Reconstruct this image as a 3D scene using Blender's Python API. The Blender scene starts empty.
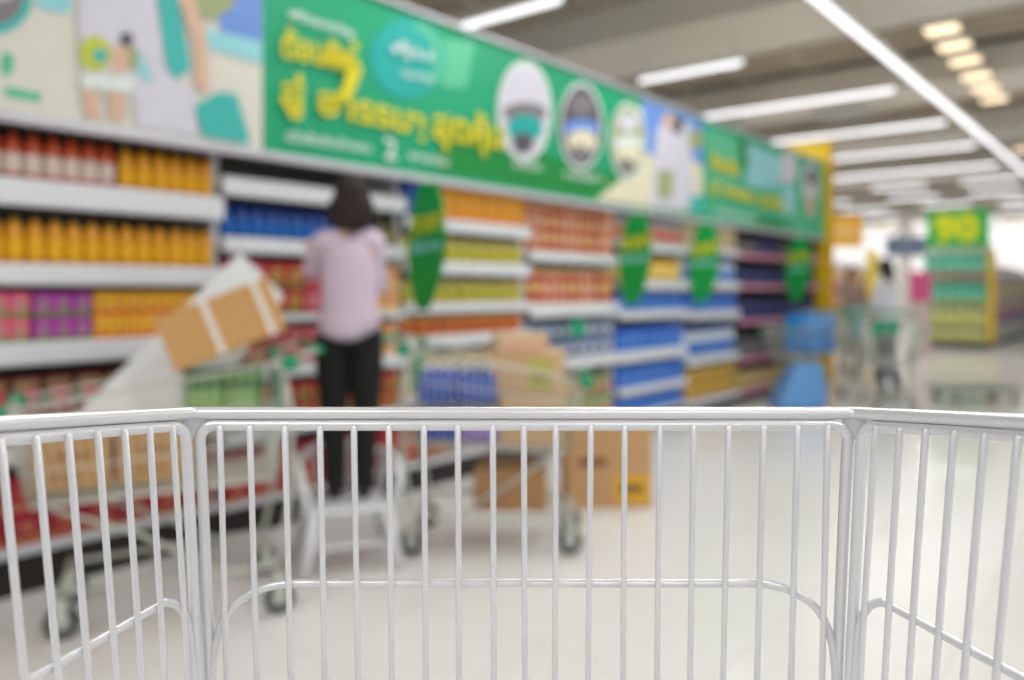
import bpy, bmesh, math, random
from mathutils import Vector, Matrix, noise
random.seed(7)
S = bpy.context.scene
C = bpy.data.collections.new('shop'); S.collection.children.link(C)
PI = math.pi
EYE = 1.3; F = 814.0; HOR = 291.0; CXP = 512.0
AX, AY = 0.6284, 0.7779            # aisle direction on the floor
TH = math.atan2(AY, AX)
V = 3.82                           # distance of the shelf fronts from the camera, across the aisle

def W(u, v, z=0.0): return Vector((AX*u - AY*v, AY*u + AX*v, z))
def floor_at(px, py):              # floor point seen at a pixel
    Y = F*EYE/(py-HOR); return Vector(((px-CXP)/F*Y, Y, 0))
def UZ(px, py, v=V):
    t = (px-CXP)/F
    u = v*(AY + AX*t)/(AX - AY*t); Y = AY*u + AX*v
    return u, EYE + (HOR-py)*Y/F

# ---------------------------------------------------------------- materials
def lin(c):
    c = c/255.0
    return c/12.92 if c <= .04045 else ((c+.055)/1.055)**2.4
_m = {}
def M(name, rgb, rough=.55, metal=0.0, var=.06, scale=9.0, emit=0.0, alpha=None, coat=0.0, bump=0.0):
    if name in _m: return _m[name]
    m = bpy.data.materials.new(name); m.use_nodes = True
    nt = m.node_tree; b = nt.nodes['Principled BSDF']
    col = tuple(lin(c) for c in rgb)
    tc = nt.nodes.new('ShaderNodeTexCoord'); nz = nt.nodes.new('ShaderNodeTexNoise')
    nz.inputs['Scale'].default_value = scale; nz.inputs['Detail'].default_value = 3
    nt.links.new(tc.outputs['Object'], nz.inputs['Vector'])
    mx = nt.nodes.new('ShaderNodeMix'); mx.data_type = 'RGBA'
    mx.inputs['A'].default_value = tuple(max(0, c*(1-var)) for c in col) + (1,)
    mx.inputs['B'].default_value = tuple(min(1, c*(1+var)) for c in col) + (1,)
    nt.links.new(nz.outputs['Fac'], mx.inputs['Factor'])
    nt.links.new(mx.outputs['Result'], b.inputs['Base Color'])
    b.inputs['Roughness'].default_value = rough; b.inputs['Metallic'].default_value = metal
    b.inputs['Coat Weight'].default_value = coat
    if emit:
        b.inputs['Emission Color'].default_value = col + (1,); b.inputs['Emission Strength'].default_value = emit
    if alpha is not None:
        b.inputs['Transmission Weight'].default_value = alpha
    if bump:
        bp = nt.nodes.new('ShaderNodeBump'); bp.inputs['Strength'].default_value = bump; bp.inputs['Distance'].default_value = .01
        nt.links.new(nz.outputs['Fac'], bp.inputs['Height']); nt.links.new(bp.outputs['Normal'], b.inputs['Normal'])
    _m[name] = m
    return m
def K(rgb, rough=.5): return M('tint_%d_%d_%d' % rgb, rgb, rough)

# ---------------------------------------------------------------- mesh helpers
def BM(): return bmesh.new()
def setm(faces, mi):
    for f in faces: f.material_index = mi
def box(bm, lo, hi, mi=0, bev=0.0, mat=None):
    x0, y0, z0 = lo; x1, y1, z1 = hi
    vs = [bm.verts.new(p) for p in ((x0,y0,z0),(x1,y0,z0),(x1,y1,z0),(x0,y1,z0),(x0,y0,z1),(x1,y0,z1),(x1,y1,z1),(x0,y1,z1))]
    fs = [bm.faces.new([vs[i] for i in q]) for q in ((3,2,1,0),(4,5,6,7),(0,1,5,4),(1,2,6,5),(2,3,7,6),(3,0,4,7))]
    if bev > 0:
        es = list({e for f in fs for e in f.edges})
        r = bmesh.ops.bevel(bm, geom=es, offset=bev, segments=2, affect='EDGES', profile=.6)
        fs = list({f for v in r['verts'] for f in v.link_faces} | {f for f in fs if f.is_valid})
        vs = list({v for f in fs for v in f.verts})
    setm(fs, mi)
    if mat is not None: bmesh.ops.transform(bm, matrix=mat, verts=vs)
    return fs
def tube(bm, pts, r, seg=10, mi=0, closed=False):
    pts = [Vector(p) for p in pts]; n = len(pts); rings = []
    rr = r if isinstance(r, (list, tuple)) else [r]*n
    up = None
    for i, p in enumerate(pts):
        a = pts[i-1] if (i > 0 or closed) else p
        b = pts[(i+1) % n] if (i < n-1 or closed) else p
        t = (b-a).normalized()
        if up is None:
            up = t.orthogonal().normalized()
        up = (up - t*up.dot(t))
        up = up.normalized() if up.length > 1e-6 else t.orthogonal().normalized()
        s = t.cross(up)
        # keep the cross-section true at a mitre
        k = 1.0
        if 0 < i < n-1 or closed:
            d1 = (p-a).normalized(); c = max(.5, d1.dot(t)); k = 1/c
        rings.append([bm.verts.new(p + (up*math.cos(2*PI*j/seg) + s*math.sin(2*PI*j/seg))*rr[i]*(1 + (k-1)*.5)) for j in range(seg)])
    fs = []
    for i in range(n if closed else n-1):
        A, B = rings[i], rings[(i+1) % n]
        for j in range(seg):
            f = bm.faces.new((A[j], A[(j+1) % seg], B[(j+1) % seg], B[j])); f.smooth = True; fs.append(f)
    if not closed:
        fs.append(bm.faces.new(rings[0][::-1])); fs.append(bm.faces.new(rings[-1]))
    setm(fs, mi); return fs
def lathe(bm, prof, seg=16, mi=0, off=(0,0,0), axis='z', a0=0, a1=2*PI):
    rings = []; fs = []
    ox, oy, oz = off
    full = abs(a1-a0-2*PI) < 1e-6
    m = seg if full else seg+1
    for r, z in prof:
        ring = []
        for j in range(m):
            a = a0 + (a1-a0)*j/seg; c, s = r*math.cos(a), r*math.sin(a)
            q = (c, s, z) if axis == 'z' else ((z, c, s) if axis == 'x' else (c, z, s))
            ring.append(bm.verts.new((q[0]+ox, q[1]+oy, q[2]+oz)))
        rings.append(ring)
    for A, B in zip(rings, rings[1:]):
        for j in range(seg):
            k = (j+1) % m
            f = bm.faces.new((A[j], A[k], B[k], B[j])); f.smooth = True; fs.append(f)
    if full:
        for ring, rv in ((rings[0], True), (rings[-1], False)):
            fs.append(bm.faces.new(ring[::-1] if rv else ring))
    setm(fs, mi); return fs
def poly_uz(bm, pts, v, mi=0):     # a flat printed patch on an upright plane
    f = bm.faces.new([bm.verts.new((u, v, z)) for u, z in pts]); f.material_index = mi; return f
def arc(c, r, a0, a1, n=8): return [(c[0]+r*math.cos(a0+(a1-a0)*i/n), c[1]+r*math.sin(a0+(a1-a0)*i/n)) for i in range(n+1)]

def mesh(name, bm, mats):
    bmesh.ops.recalc_face_normals(bm, faces=bm.faces[:])
    me = bpy.data.meshes.new(name); bm.to_mesh(me); bm.free()
    for m in (mats if isinstance(mats, (list, tuple)) else [mats]): me.materials.append(m)
    return me
def obj(name, bm, mats, parent=None, loc=None, rotz=None):
    me = bm if isinstance(bm, bpy.types.Mesh) else mesh(name, bm, mats)
    o = bpy.data.objects.new(name, me); C.objects.link(o)
    if parent: o.parent = parent
    if loc is not None: o.location = loc
    if rotz is not None: o.rotation_euler = (0, 0, rotz)
    return o
def thing(name, label, cat, loc=(0,0,0), rotz=0.0, group=None):
    o = bpy.data.objects.new(name, None); C.objects.link(o); o.empty_display_size = .1
    o.location = loc; o.rotation_euler = (0, 0, rotz); o['label'] = label; o['category'] = cat
    if group: o['group'] = group
    return o
def tag(o, label, cat, group=None):
    o['label'] = label; o['category'] = cat
    if group: o['group'] = group
    return o
def struct(name, bm, mats, loc=None, rotz=None):
    o = obj(name, bm, mats, None, loc, rotz); o['kind'] = 'structure'; return o
def copy_tree(o, parent=None):
    c = o.copy(); C.objects.link(c); c.parent = parent
    for ch in list(o.children): copy_tree(ch, c)
    return c

# ---------------------------------------------------------------- text as mesh polygons fitted to a box
def text_bm(bm, s, u0, u1, z0, z1, v, mi=0, rise=0.0, bold=.0):
    cu = bpy.data.curves.new('lettering', 'FONT'); cu.body = s; cu.offset = bold; cu.resolution_u = 2
    to = bpy.data.objects.new('lettering_source', cu); C.objects.link(to)
    dg = bpy.context.evaluated_depsgraph_get(); dg.update()
    me = bpy.data.meshes.new_from_object(to.evaluated_get(dg))
    vs = [x.co.copy() for x in me.vertices]
    if vs:
        x0 = min(p.x for p in vs); x1 = max(p.x for p in vs); y0 = min(p.y for p in vs); y1 = max(p.y for p in vs)
        nv = []
        for p in vs:
            f = (p.x-x0)/max(1e-6, x1-x0); g = (p.y-y0)/max(1e-6, y1-y0)
            nv.append(bm.verts.new((u0+(u1-u0)*f, v, z0+(z1-z0)*g + rise*f)))
        for q in me.polygons:
            try: f = bm.faces.new([nv[i] for i in q.vertices]); f.material_index = mi
            except ValueError: pass
    bpy.data.objects.remove(to); bpy.data.curves.remove(cu); bpy.data.meshes.remove(me)

# ================================================================= camera
cam = bpy.data.cameras.new('camera'); co = bpy.data.objects.new('camera', cam); S.collection.objects.link(co)
co.location = (0, 0, EYE); co.rotation_euler = (PI/2, 0, 0)
cam.sensor_width = 36; cam.lens = 36*F/1024; cam.shift_y = -(340-HOR)/1024
cam.clip_start = .02; cam.clip_end = 200
cam.dof.use_dof = True; cam.dof.focus_distance = .57; cam.dof.aperture_fstop = 2.7
S.camera = co

# ================================================================= room
ROOM_U0, ROOM_U1, ROOM_V0, ROOM_V1 = -7.0, 60.0, -9.0, 30.0
def floor_material():
    m = bpy.data.materials.new('polished_floor_tile'); m.use_nodes = True; nt = m.node_tree; b = nt.nodes['Principled BSDF']
    tc = nt.nodes.new('ShaderNodeTexCoord'); br = nt.nodes.new('ShaderNodeTexBrick')
    br.offset = 0; br.inputs['Scale'].default_value = 1
    br.inputs['Brick Width'].default_value = .6; br.inputs['Row Height'].default_value = .6
    br.inputs['Mortar Size'].default_value = .0025
    br.inputs['Color1'].default_value = (lin(228), lin(227), lin(224), 1)
    br.inputs['Color2'].default_value = (lin(225), lin(224), lin(221), 1)
    br.inputs['Mortar'].default_value = (lin(204), lin(202), lin(198), 1)
    nt.links.new(tc.outputs['Object'], br.inputs['Vector']); nt.links.new(br.outputs['Color'], b.inputs['Base Color'])
    nz = nt.nodes.new('ShaderNodeTexNoise'); nz.inputs['Scale'].default_value = 1.6; nz.inputs['Detail'].default_value = 4
    mr = nt.nodes.new('ShaderNodeMapRange'); mr.inputs['To Min'].default_value = .13; mr.inputs['To Max'].default_value = .24
    nt.links.new(tc.outputs['Object'], nz.inputs['Vector']); nt.links.new(nz.outputs['Fac'], mr.inputs['Value'])
    nt.links.new(mr.outputs['Result'], b.inputs['Roughness'])
    b.inputs['Specular IOR Level'].default_value = .22
    return m
bm = BM(); box(bm, (ROOM_U0, ROOM_V0, -.1), (ROOM_U1, ROOM_V1, 0)); struct('floor', bm, floor_material(), (0,0,0), TH)

CZ = EYE + 4.4
taupe = M('ceiling_deck_taupe', (192,178,158), .8, var=.12, scale=3)
joistm = M('ceiling_joist_taupe', (222,212,196), .7)
bm = BM(); box(bm, (ROOM_U0, ROOM_V0, CZ), (ROOM_U1, ROOM_V1, CZ+.15), 0)
u = ROOM_U0+.4
while u < ROOM_U1:
    box(bm, (u, ROOM_V0, CZ-.18), (u+.09, ROOM_V1, CZ), 1); u += 1.05
v = 0.2
while v < 22:
    box(bm, (ROOM_U0, v, CZ-.14), (ROOM_U1, v+.05, CZ), 1); v += 1.3
struct('ceiling', bm, [taupe, joistm], (0,0,0), TH)
beamw = M('beam_cream_paint', (240,234,224), .6)
n = 0
for (u0, u1, zb) in ((4.6,6.0,4.97), (10.3,12.2,4.98), (15.9,17.6,5.0), (21.6,23.2,5.0), (28.5,30,5.0), (38,39.3,5.0), (47.5,48.8,5.0)):
    n += 1; bm = BM(); box(bm, (u0, ROOM_V0, zb), (u1, ROOM_V1, CZ-.19), bev=.02); struct('trim_%d' % n, bm, beamw, (0,0,0), TH)
wallm = M('far_wall_white', (240,240,242), .8)
bm = BM(); box(bm, (ROOM_U1-.15, ROOM_V0, 0), (ROOM_U1, ROOM_V1, CZ-.2)); struct('wall_far', bm, wallm, (0,0,0), TH)
# square columns carrying the roof
colm = M('column_paint', (214,210,202), .6)
for i, (px, Y, wd) in enumerate(((728, 16.2, .42), (905, 33, .5))):
    c = Vector(((px-CXP)/F*Y, Y, 0)); bm = BM(); box(bm, (-wd/2,-wd/2,0), (wd/2,wd/2,4.94 if i == 0 else CZ-.2), bev=.015)
    box(bm, (-wd/2-.04,-wd/2-.04,4.72), (wd/2+.04,wd/2+.04,4.8), bev=.01)
    struct('column_%d' % (i+1), bm, colm, c, TH)
# box-shaped duct dropping from the roof
c = Vector(((842-CXP)/F*16.6, 16.6, 0)); bm = BM(); box(bm, (-.45,-.45,4.9), (.45,.45,CZ-.2), bev=.02); box(bm, (-.5,-.5,4.98), (.5,.5,5.04), bev=.01)
o = obj('ceiling_duct', bm, M('duct_grey', (206,208,206), .5), None, c, TH)
tag(o, 'square pale grey duct dropping from the roof behind the long lamp', 'duct')

# ---------------------------------------------------------------- lamps
lampw = M('lamp_tube_white', (250,250,255), .4, emit=3.2, var=0)
housing = M('lamp_housing', (225,225,222), .5)
def lamp_mesh(L, wd=.13):
    h = BM(); box(h, (-wd/2,-L/2,.03), (wd/2,L/2,.10), bev=.01); box(h, (-.01,-L/2+.1,.10), (.01,-L/2+.12,CZ-4.7), 0); box(h, (-.01,L/2-.12,.10), (.01,L/2-.1,CZ-4.7), 0)
    t = BM(); lathe(t, [(.004,-L/2+.01),(.03,-L/2+.015),(.03,L/2-.015),(.004,L/2-.01)], 12, axis='y')
    return mesh('lamp_housing', h, housing), mesh('lamp_tube', t, lampw)
_lm = {}
def lamp(u, v0, v1, label, watt=None, group='tube lamps across the aisle', z=4.5):
    L = round(abs(v1-v0), 2)
    if L not in _lm: _lm[L] = lamp_mesh(L)
    t = thing('ceiling_lamp', label, 'ceiling lamp', W(u, (v0+v1)/2, z), TH, group)
    obj('housing', _lm[L][0], None, t); obj('lamp_tube', _lm[L][1], None, t)
    if watt:
        ld = bpy.data.lights.new('overhead_light', 'AREA'); ld.shape = 'RECTANGLE'; ld.size = .12; ld.size_y = L; ld.energy = watt
        ld.color = (1, .985, .97); lo = bpy.data.objects.new('overhead_light', ld); C.objects.link(lo)
        lo.location = W(u, (v0+v1)/2, z-.035); lo.rotation_euler = (0, 0, TH)
lamp(7.3, 5.2, 6.7, 'short tube lamp nearest the camera, above the big green banner', 120)
lamp(10.9, 4.65, 6.3, 'tube lamp beside the first roof column', 130)
lamp(13.9, 3.4, 7.2, 'long tube lamp under the square duct', 95)
lamp(17.2, 3.3, 7.4, 'long tube lamp just above the yellow end panel', 140)
lamp(20.3, 3.3, 8.2, 'long tube lamp, second beyond the yellow end panel', 130)
lamp(23.8, 3.4, 8.6, 'long tube lamp, third beyond the yellow end panel', 95)
far_lab = 'short tube lamp in the far rows above the cross aisle'
for i, uu in enumerate((27.0, 30.4, 33.8, 37.2, 40.6, 44.0, 49.5, 53)):
    for j, (a, b) in enumerate(((3.3,4.8),(5.7,7.3),(8.6,10.2),(11.4,13.0),(14.4,16.0))):
        k = .35*(i % 2)
        if uu > 41 and j == 0: continue
        lamp(uu, a+k+.6*j*0, b+k, far_lab, (220 if uu > 35 else 200) if (i % 2 == 0 and j in (1, 3)) else None, 'far short tube lamps')
# long lamp line running along the aisle
tl = thing('lamp_line', 'continuous white lamp line running along the aisle ceiling', 'ceiling lamp', W(16, 3.02, 4.5), TH)
h = BM(); box(h, (-13,-.075,.03), (13,.075,.1), bev=.01)
for k in range(-6, 7, 2): box(h, (k*2-.01,-.01,.1), (k*2+.01,.01,.42), 0)
obj('housing', h, housing, tl)
h = BM(); lathe(h, [(.004,-12.98),(.038,-12.97),(.038,12.97),(.004,12.98)], 12, axis='x'); obj('lamp_tube', h, lampw, tl)
for uu in (5.2, 9, 13, 17, 21, 25):
    ld = bpy.data.lights.new('line_light', 'AREA'); ld.shape = 'RECTANGLE'; ld.size = 3.6; ld.size_y = .12; ld.energy = 14
    lo = bpy.data.objects.new('line_light', ld); C.objects.link(lo); lo.location = W(uu, 3.02, 4.45); lo.rotation_euler = (0,0,TH)
# area lights added out of frame to light the shelves and floor, no fixtures
for (uu, vv) in ((-3,-4),(-3,0),(-3,2.2),(1,-4),(1,-1),(3.5,2.2),(6.5,2.4),(5,-3.5),(9,-3.5),(14,-3.5),(20,-3)):
    ld = bpy.data.lights.new('overhead_light', 'AREA'); ld.shape = 'RECTANGLE'; ld.size = .5; ld.size_y = 2.4; ld.energy = {(1,-1): 80, (3.5,2.2): 115, (6.5,2.4): 120}.get((uu, vv), 150)
    lo = bpy.data.objects.new('overhead_light', ld); C.objects.link(lo); lo.location = W(uu, vv, 4.45); lo.rotation_euler = (0,0,TH)
# unseen fill lights added to brighten the far wall
for vv in (2, 8, 14, 20, 26):
    ld = bpy.data.lights.new('far_wall_fill', 'AREA'); ld.shape = 'RECTANGLE'; ld.size = 4; ld.size_y = .4; ld.energy = 300
    lo = bpy.data.objects.new('far_wall_fill', ld); C.objects.link(lo); lo.location = W(55.5, vv, 4.6); lo.rotation_euler = (math.radians(75), 0, TH-PI/2)
# warm skylight boxes
warm = M('warm_lamp_diffuser', (255,228,188), .4, emit=3.6, var=0)
for i, (px, py) in enumerate(((942,31),(954,47),(965,62),(976,77),(985,89),(994,100),(1022,150))):
    h_ = 3.62; Y = F*h_/(HOR-py); p = Vector(((px-CXP)/F*Y, Y, EYE+h_))
    t = thing('warm_ceiling_light', 'square warm ceiling light in the diagonal run of warm lights' if i < 6 else 'warm ceiling light at the frame edge past the end of the lamp line', 'ceiling light', p, TH, 'warm lights in a run' if i < 6 else None)
    h = BM(); box(h, (-.19,-.22,.02), (.19,.22,.12), bev=.01); obj('housing', h, housing, t)
    h = BM(); box(h, (-.17,-.20,-.0), (.17,.20,.03), bev=.008); obj('diffuser', h, warm, t)

# world: the rest of the brightly lit shop around the open sides
wd = bpy.data.worlds.new('shop_daylight'); S.world = wd; wd.use_nodes = True
bg = wd.node_tree.nodes['Background']; bg.inputs['Color'].default_value = (.97,.985,1,1); bg.inputs['Strength'].default_value = .9

# ================================================================= products
CAPD = (60,30,22)
def lab_cols(front): return front
_p = {}
def proto(kind, key, w, h, d=None):
    """mesh set for one product: list of (part name, mesh); the first is the body"""
    kk = (kind, key, round(w,3), round(h,3), d)
    if kk in _p: return _p[kk]
    P = PROD[key]; a, b_, c_ = P['c']
    r = w*.46; out = []
    if kind == 'bottle':
        m = BM(); nk = .42*r
        lathe(m, [(r*.85,0),(r,.012),(r,h*.66),(r*.86,h*.74),(nk*1.5,h*.83),(nk,h*.87),(nk,h*.9)], 14); out.append(('bottle', mesh('bottle_body', m, K(a,.25))))
        m = BM(); lathe(m, [(nk*1.25,h*.86),(nk*1.4,h*.88),(nk*1.4,h*.99),(nk*1.2,h)], 12); out.append(('cap', mesh('cap', m, K(c_,.4))))
        m = BM(); lathe(m, [(r*1.01,h*.14),(r*1.025,h*.15),(r*1.025,h*.5),(r*1.01,h*.51)], 14); out.append(('paper_label', mesh('paper_label', m, K(b_,.6))))
    elif kind == 'can':
        m = BM(); lathe(m, [(r*.8,0),(r,.008),(r,h*.94),(r*.86,h*.985),(r*.8,h*.985),(r*.78,h*.97)], 16); out.append(('can', mesh('can_body', m, K(a,.3))))
        m = BM(); lathe(m, [(r*1.01,h*.2),(r*1.02,h*.21),(r*1.02,h*.7),(r*1.01,h*.71)], 16); out.append(('paper_label', mesh('paper_label', m, K(b_,.6))))
        m = BM(); lathe(m, [(r*.86,h*.94),(r*.9,h*.95),(r*.9,h),(r*.8,h)], 16); out.append(('lid', mesh('lid', m, K(c_,.4))))
    elif kind == 'cup':
        m = BM(); lathe(m, [(r*.72,0),(r*.74,.004),(r*.95,h*.9),(r,h*.92),(r,h*.96)], 16); out.append(('cup', mesh('cup_body', m, K(a,.5))))
        m = BM(); lathe(m, [(r*.8,h*.25),(r*.81,h*.26),(r*.93,h*.7),(r*.92,h*.71)], 16); out.append(('paper_label', mesh('paper_label', m, K(b_,.6))))
        m = BM(); lathe(m, [(r*1.02,h*.93),(r*1.03,h*.95),(r*1.02,h),(r*.9,h)], 16); out.append(('lid', mesh('lid', m, K(c_,.4))))
    elif kind == 'carton':
        dd = d or w*.8; x = w*.47
        m = BM(); box(m, (-x,-dd/2,0), (x,dd/2,h), 0, bev=min(.006, w*.05)); e = -dd/2-.0012
        for pts, mi in (([(-x*.96,h*.02),(x*.96,h*.02),(x*.96,h*.3),(-x*.96,h*.22)],2), ([(-x*.6,h*.34),(x*.6,h*.38),(x*.6,h*.74),(-x*.6,h*.7)],1)):
            poly_uz(m, pts, e, mi)
        poly_uz(m, [(x*.45*math.cos(t*PI/6), h*.54+h*.13*math.sin(t*PI/6)) for t in range(12)], e-.001, 2)
        out.append(('carton', mesh('carton_body', m, [K(a,.4),K(b_,.5),K(c_,.5)])))
    else:   # pouch: pillow bag with crimped ends and a printed panel
        dd = d or w*.55; x = w*.48; m = BM(); nx, nz = 6, 8; grids = []
        for s in (-1, 1):
            g = [[m.verts.new((x*(2*i/nx-1)*(1-.06*math.sin(PI*j/nz)), s*(dd/2)*(max(0,math.sin(PI*i/nx))**.6)*(max(0,math.sin(PI*j/nz))**.55)+.0005*s, h*j/nz)) for j in range(nz+1)] for i in range(nx+1)]
            for i in range(nx):
                for j in range(nz):
                    f = m.faces.new((g[i][j],g[i+1][j],g[i+1][j+1],g[i][j+1])); f.smooth = True
                    f.material_index = 1 if (1 <= i <= 4 and 2 <= j <= 4) else (2 if j in (0, nz-1) or j == 5 else 0)
        bmesh.ops.remove_doubles(m, verts=m.verts[:], dist=.0015)
        out.append(('pouch', mesh('pouch_body', m, [K(a,.35),K(b_,.4),K(c_,.4)])))
    _p[kk] = out
    return out
PROD = {
 'redsauce': dict(n='sauce_bottle', t='red sauce bottle with white label and dark cap', cat='bottle', c=((196,72,30),(226,206,196),(78,32,20))),
 'orange':   dict(n='juice_bottle', t='orange juice bottle with brown cap', cat='bottle', c=((228,154,8),(240,178,16),(120,78,20))),
 'orange2':  dict(n='juice_bottle', t='amber yellow juice bottle with dark cap', cat='bottle', c=((222,152,6),(236,178,14),(88,66,18))),
 'pinkbox':  dict(n='drink_carton', t='pink drink carton with green top', cat='carton', c=((232,100,134),(240,150,170),(110,150,70))),
 'purplebox':dict(n='drink_carton', t='purple drink carton with green top', cat='carton', c=((176,64,166),(206,120,200),(110,140,70))),
 'yellowbox':dict(n='drink_carton', t='yellow drink carton with coloured fruit print', cat='carton', c=((248,188,36),(240,196,90),(222,104,50))),
 'greenpouch':dict(n='seasoning_pouch', t='green and pink seasoning pouch', cat='pouch', c=((112,156,76),(214,80,104),(196,60,90))),
 'greenpack': dict(n='snack_pouch', t='green pouch', cat='pouch', c=((118,176,86),(150,196,112),(30,104,66))),
 'redpack':  dict(n='rice_pack', t='dark red packet with gold print', cat='packet', c=((176,28,58),(180,60,56),(196,120,84))),
 'bluebottle':dict(n='water_bottle', t='blue bottle with pale blue label', cat='bottle', c=((10,66,150),(24,104,188),(20,50,110))),
 'olive':    dict(n='oil_bottle', t='dark olive oil bottle', cat='bottle', c=((88,84,52),(130,120,70),(50,46,40))),
 'redbox':   dict(n='snack_box', t='red snack box with cream print', cat='box', c=((196,66,82),(226,176,170),(176,60,80))),
 'redbox2':  dict(n='snack_box', t='crimson and yellow snack box', cat='box', c=((190,50,50),(222,180,90),(110,120,50))),
 'peachbox': dict(n='cereal_box', t='peach coloured box with orange print', cat='box', c=((228,172,120),(226,120,80),(238,206,150))),
 'bluebox':  dict(n='detergent_box', t='deep blue box on the top shelf', cat='box', c=((24,74,170),(60,110,200),(20,50,130))),
 'orangebox':dict(n='tea_box', t='bright orange box', cat='box', c=((246,166,30),(250,196,80),(236,140,20))),
 'yellowpack':dict(n='noodle_pouch', t='yellow noodle pouch with green print', cat='pouch', c=((226,206,60),(190,190,50),(206,200,140))),
 'orangered':dict(n='noodle_cup', t='orange and red noodle cup', cat='cup', c=((238,168,80),(224,108,64),(240,200,120))),
 'beigebox': dict(n='biscuit_box', t='beige biscuit box with yellow print', cat='box', c=((206,184,130),(226,190,60),(170,150,110))),
 'multi':    dict(n='snack_pouch', t='yellow snack pouch with red print', cat='pouch', c=((226,180,50),(206,90,70),(180,120,160))),
 'yellowcup': dict(n='noodle_cup', t='yellow-lidded noodle cup with crimson band', cat='cup', c=((240,196,130),(196,70,70),(246,216,140))),
 'peachcup': dict(n='noodle_cup', t='peach noodle cup with red band and cream lid', cat='cup', c=((236,190,160),(216,120,92),(244,216,176))),
 'navywhite':dict(n='detergent_pouch', t='navy and white detergent pouch', cat='pouch', c=((62,84,150),(214,220,226),(150,170,196))),
 'greenwhite':dict(n='soup_pouch', t='pale green and red soup pouch', cat='pouch', c=((186,190,140),(206,110,96),(140,170,110))),
 'pinkgrey': dict(n='cream_jar', t='pale grey jar with pink label', cat='jar', c=((206,206,210),(220,130,110),(196,200,206))),
 'yellowjar':dict(n='honey_jar', t='yellow jar with amber label', cat='jar', c=((224,176,50),(236,206,110),(214,150,30))),
 'bluepack': dict(n='diaper_pack', t='mid blue pack with pale print', cat='pack', c=((30,100,208),(120,170,230),(60,124,214))),
 'bluewhite':dict(n='milk_bottle', t='white bottle with blue label and blue cap', cat='bottle', c=((206,218,232),(40,110,200),(40,90,180))),
 'creambox': dict(n='cracker_box', t='cream cracker box with yellow print', cat='box', c=((226,212,180),(236,196,80),(206,180,150))),
 'brownyellow':dict(n='coffee_box', t='mustard yellow coffee box', cat='box', c=((206,164,60),(226,196,90),(170,120,50))),
 'navybottle':dict(n='shampoo_bottle', t='very dark navy bottle', cat='bottle', c=((26,34,84),(40,50,110),(20,22,44))),
 'darkgrey': dict(n='shampoo_bottle', t='dark grey bottle with silver label', cat='bottle', c=((66,62,64),(120,116,116),(40,40,42))),
 'tealbottle':dict(n='fabric_softener_bottle', t='teal bottle with white label', cat='bottle', c=((20,184,150),(140,222,200),(236,246,242))),
 'greenjuice':dict(n='cleaner_bottle', t='pale green bottle with yellow label', cat='bottle', c=((206,218,176),(226,226,120),(110,160,110))),
}
def put(kind, key, w, h, loc, rot, label, group, d=None):
    ms = proto(kind, key, w, h, d); P = PROD[key]
    o = obj(P['n'], ms[0][1], None, None, loc, rot); tag(o, label, P['cat'], group)
    for nm, me in ms[1:]: obj(nm, me, None, o)
    return o
ORD = ['top', 'second', 'third', 'fourth', 'fifth', 'lowest']
def fill(u0, u1, z, kind, key, w, h, tiers, where, vfront=V+.035, jitter=.004, d=None, frame=None):
    P = PROD[key]; n = max(1, int((u1-u0)/w)); w2 = (u1-u0)/n
    dd = d or (w*.8 if kind == 'carton' else w*.55 if kind == 'pouch' else w*.92)
    lab = P['t'] + ', ' + where
    if len(lab.split()) > 16: lab = ' '.join(lab.split()[:16])
    for k in range(n):
        for t in range(tiers):
            x = u0+w2*(k+.5)+random.uniform(-jitter, jitter)*.3; vv = vfront+dd/2+random.uniform(0, jitter*2)
            o = put(kind, key, w2, h, None, 0, lab, P['t']+' '+where.split(' of ')[0], d=d)
            if frame is None: o.location = W(x, vv, z+t*(h+.001)); o.rotation_euler = (0,0,TH)
            else: o.matrix_world = frame @ Matrix.Translation((x, vv, z+t*(h+.001)))

# ---------------------------------------------------------------- shelving
railm = M('price_rail_white', (226,229,234), .35)
shelfm = M('shelf_white_metal', (220,222,226), .4)
railpink = M('price_rail_pink', (222,150,176), .4)
kickm = M('kick_plate_dark', (34,27,24), .5)
backm = M('shelf_back_grey', (120,118,118), .6)
backdark = M('shelf_back_dark', (34,32,40), .6)
def bay(u0, u1, levels, label, deep=.5, rail=railm, back=backm):
    t = thing('shelving_unit', label, 'shelving unit', W(u0, V, 0), TH, None); L = u1-u0
    m = BM(); box(m, (0,deep,0), (L,deep+.03,2.10)); obj('back_panel', m, back, t)
    for x in (0.0, L-.02):
        m = BM(); box(m, (x,.08,0), (x+.02,deep,2.08), bev=.004); obj('upright', m, back if back is backdark else shelfm, t)
    m = BM(); box(m, (.001,.004,0), (L-.001,.05,levels[-1][1]-.001)); obj('kick_plate', m, kickm, t)
    for (zt, zb) in levels:
        m = BM(); box(m, (.021,.012,zt-.035), (L-.021,deep-.001,zt-.01), bev=.002)
        s = obj('shelf', m, shelfm, t)
        m = BM(); box(m, (.001,-.004,zb), (L-.001,.011,zt), bev=.003); box(m, (.001,-.010,zb+.01), (L-.001,-.0045,zt-.012), bev=.001)
        o = obj('price_rail', m, rail, s)
    return t
B = [0.45, 2.345, 3.64, 4.95, 6.25, 7.56, 8.87, 10.2, 11.6]
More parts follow.
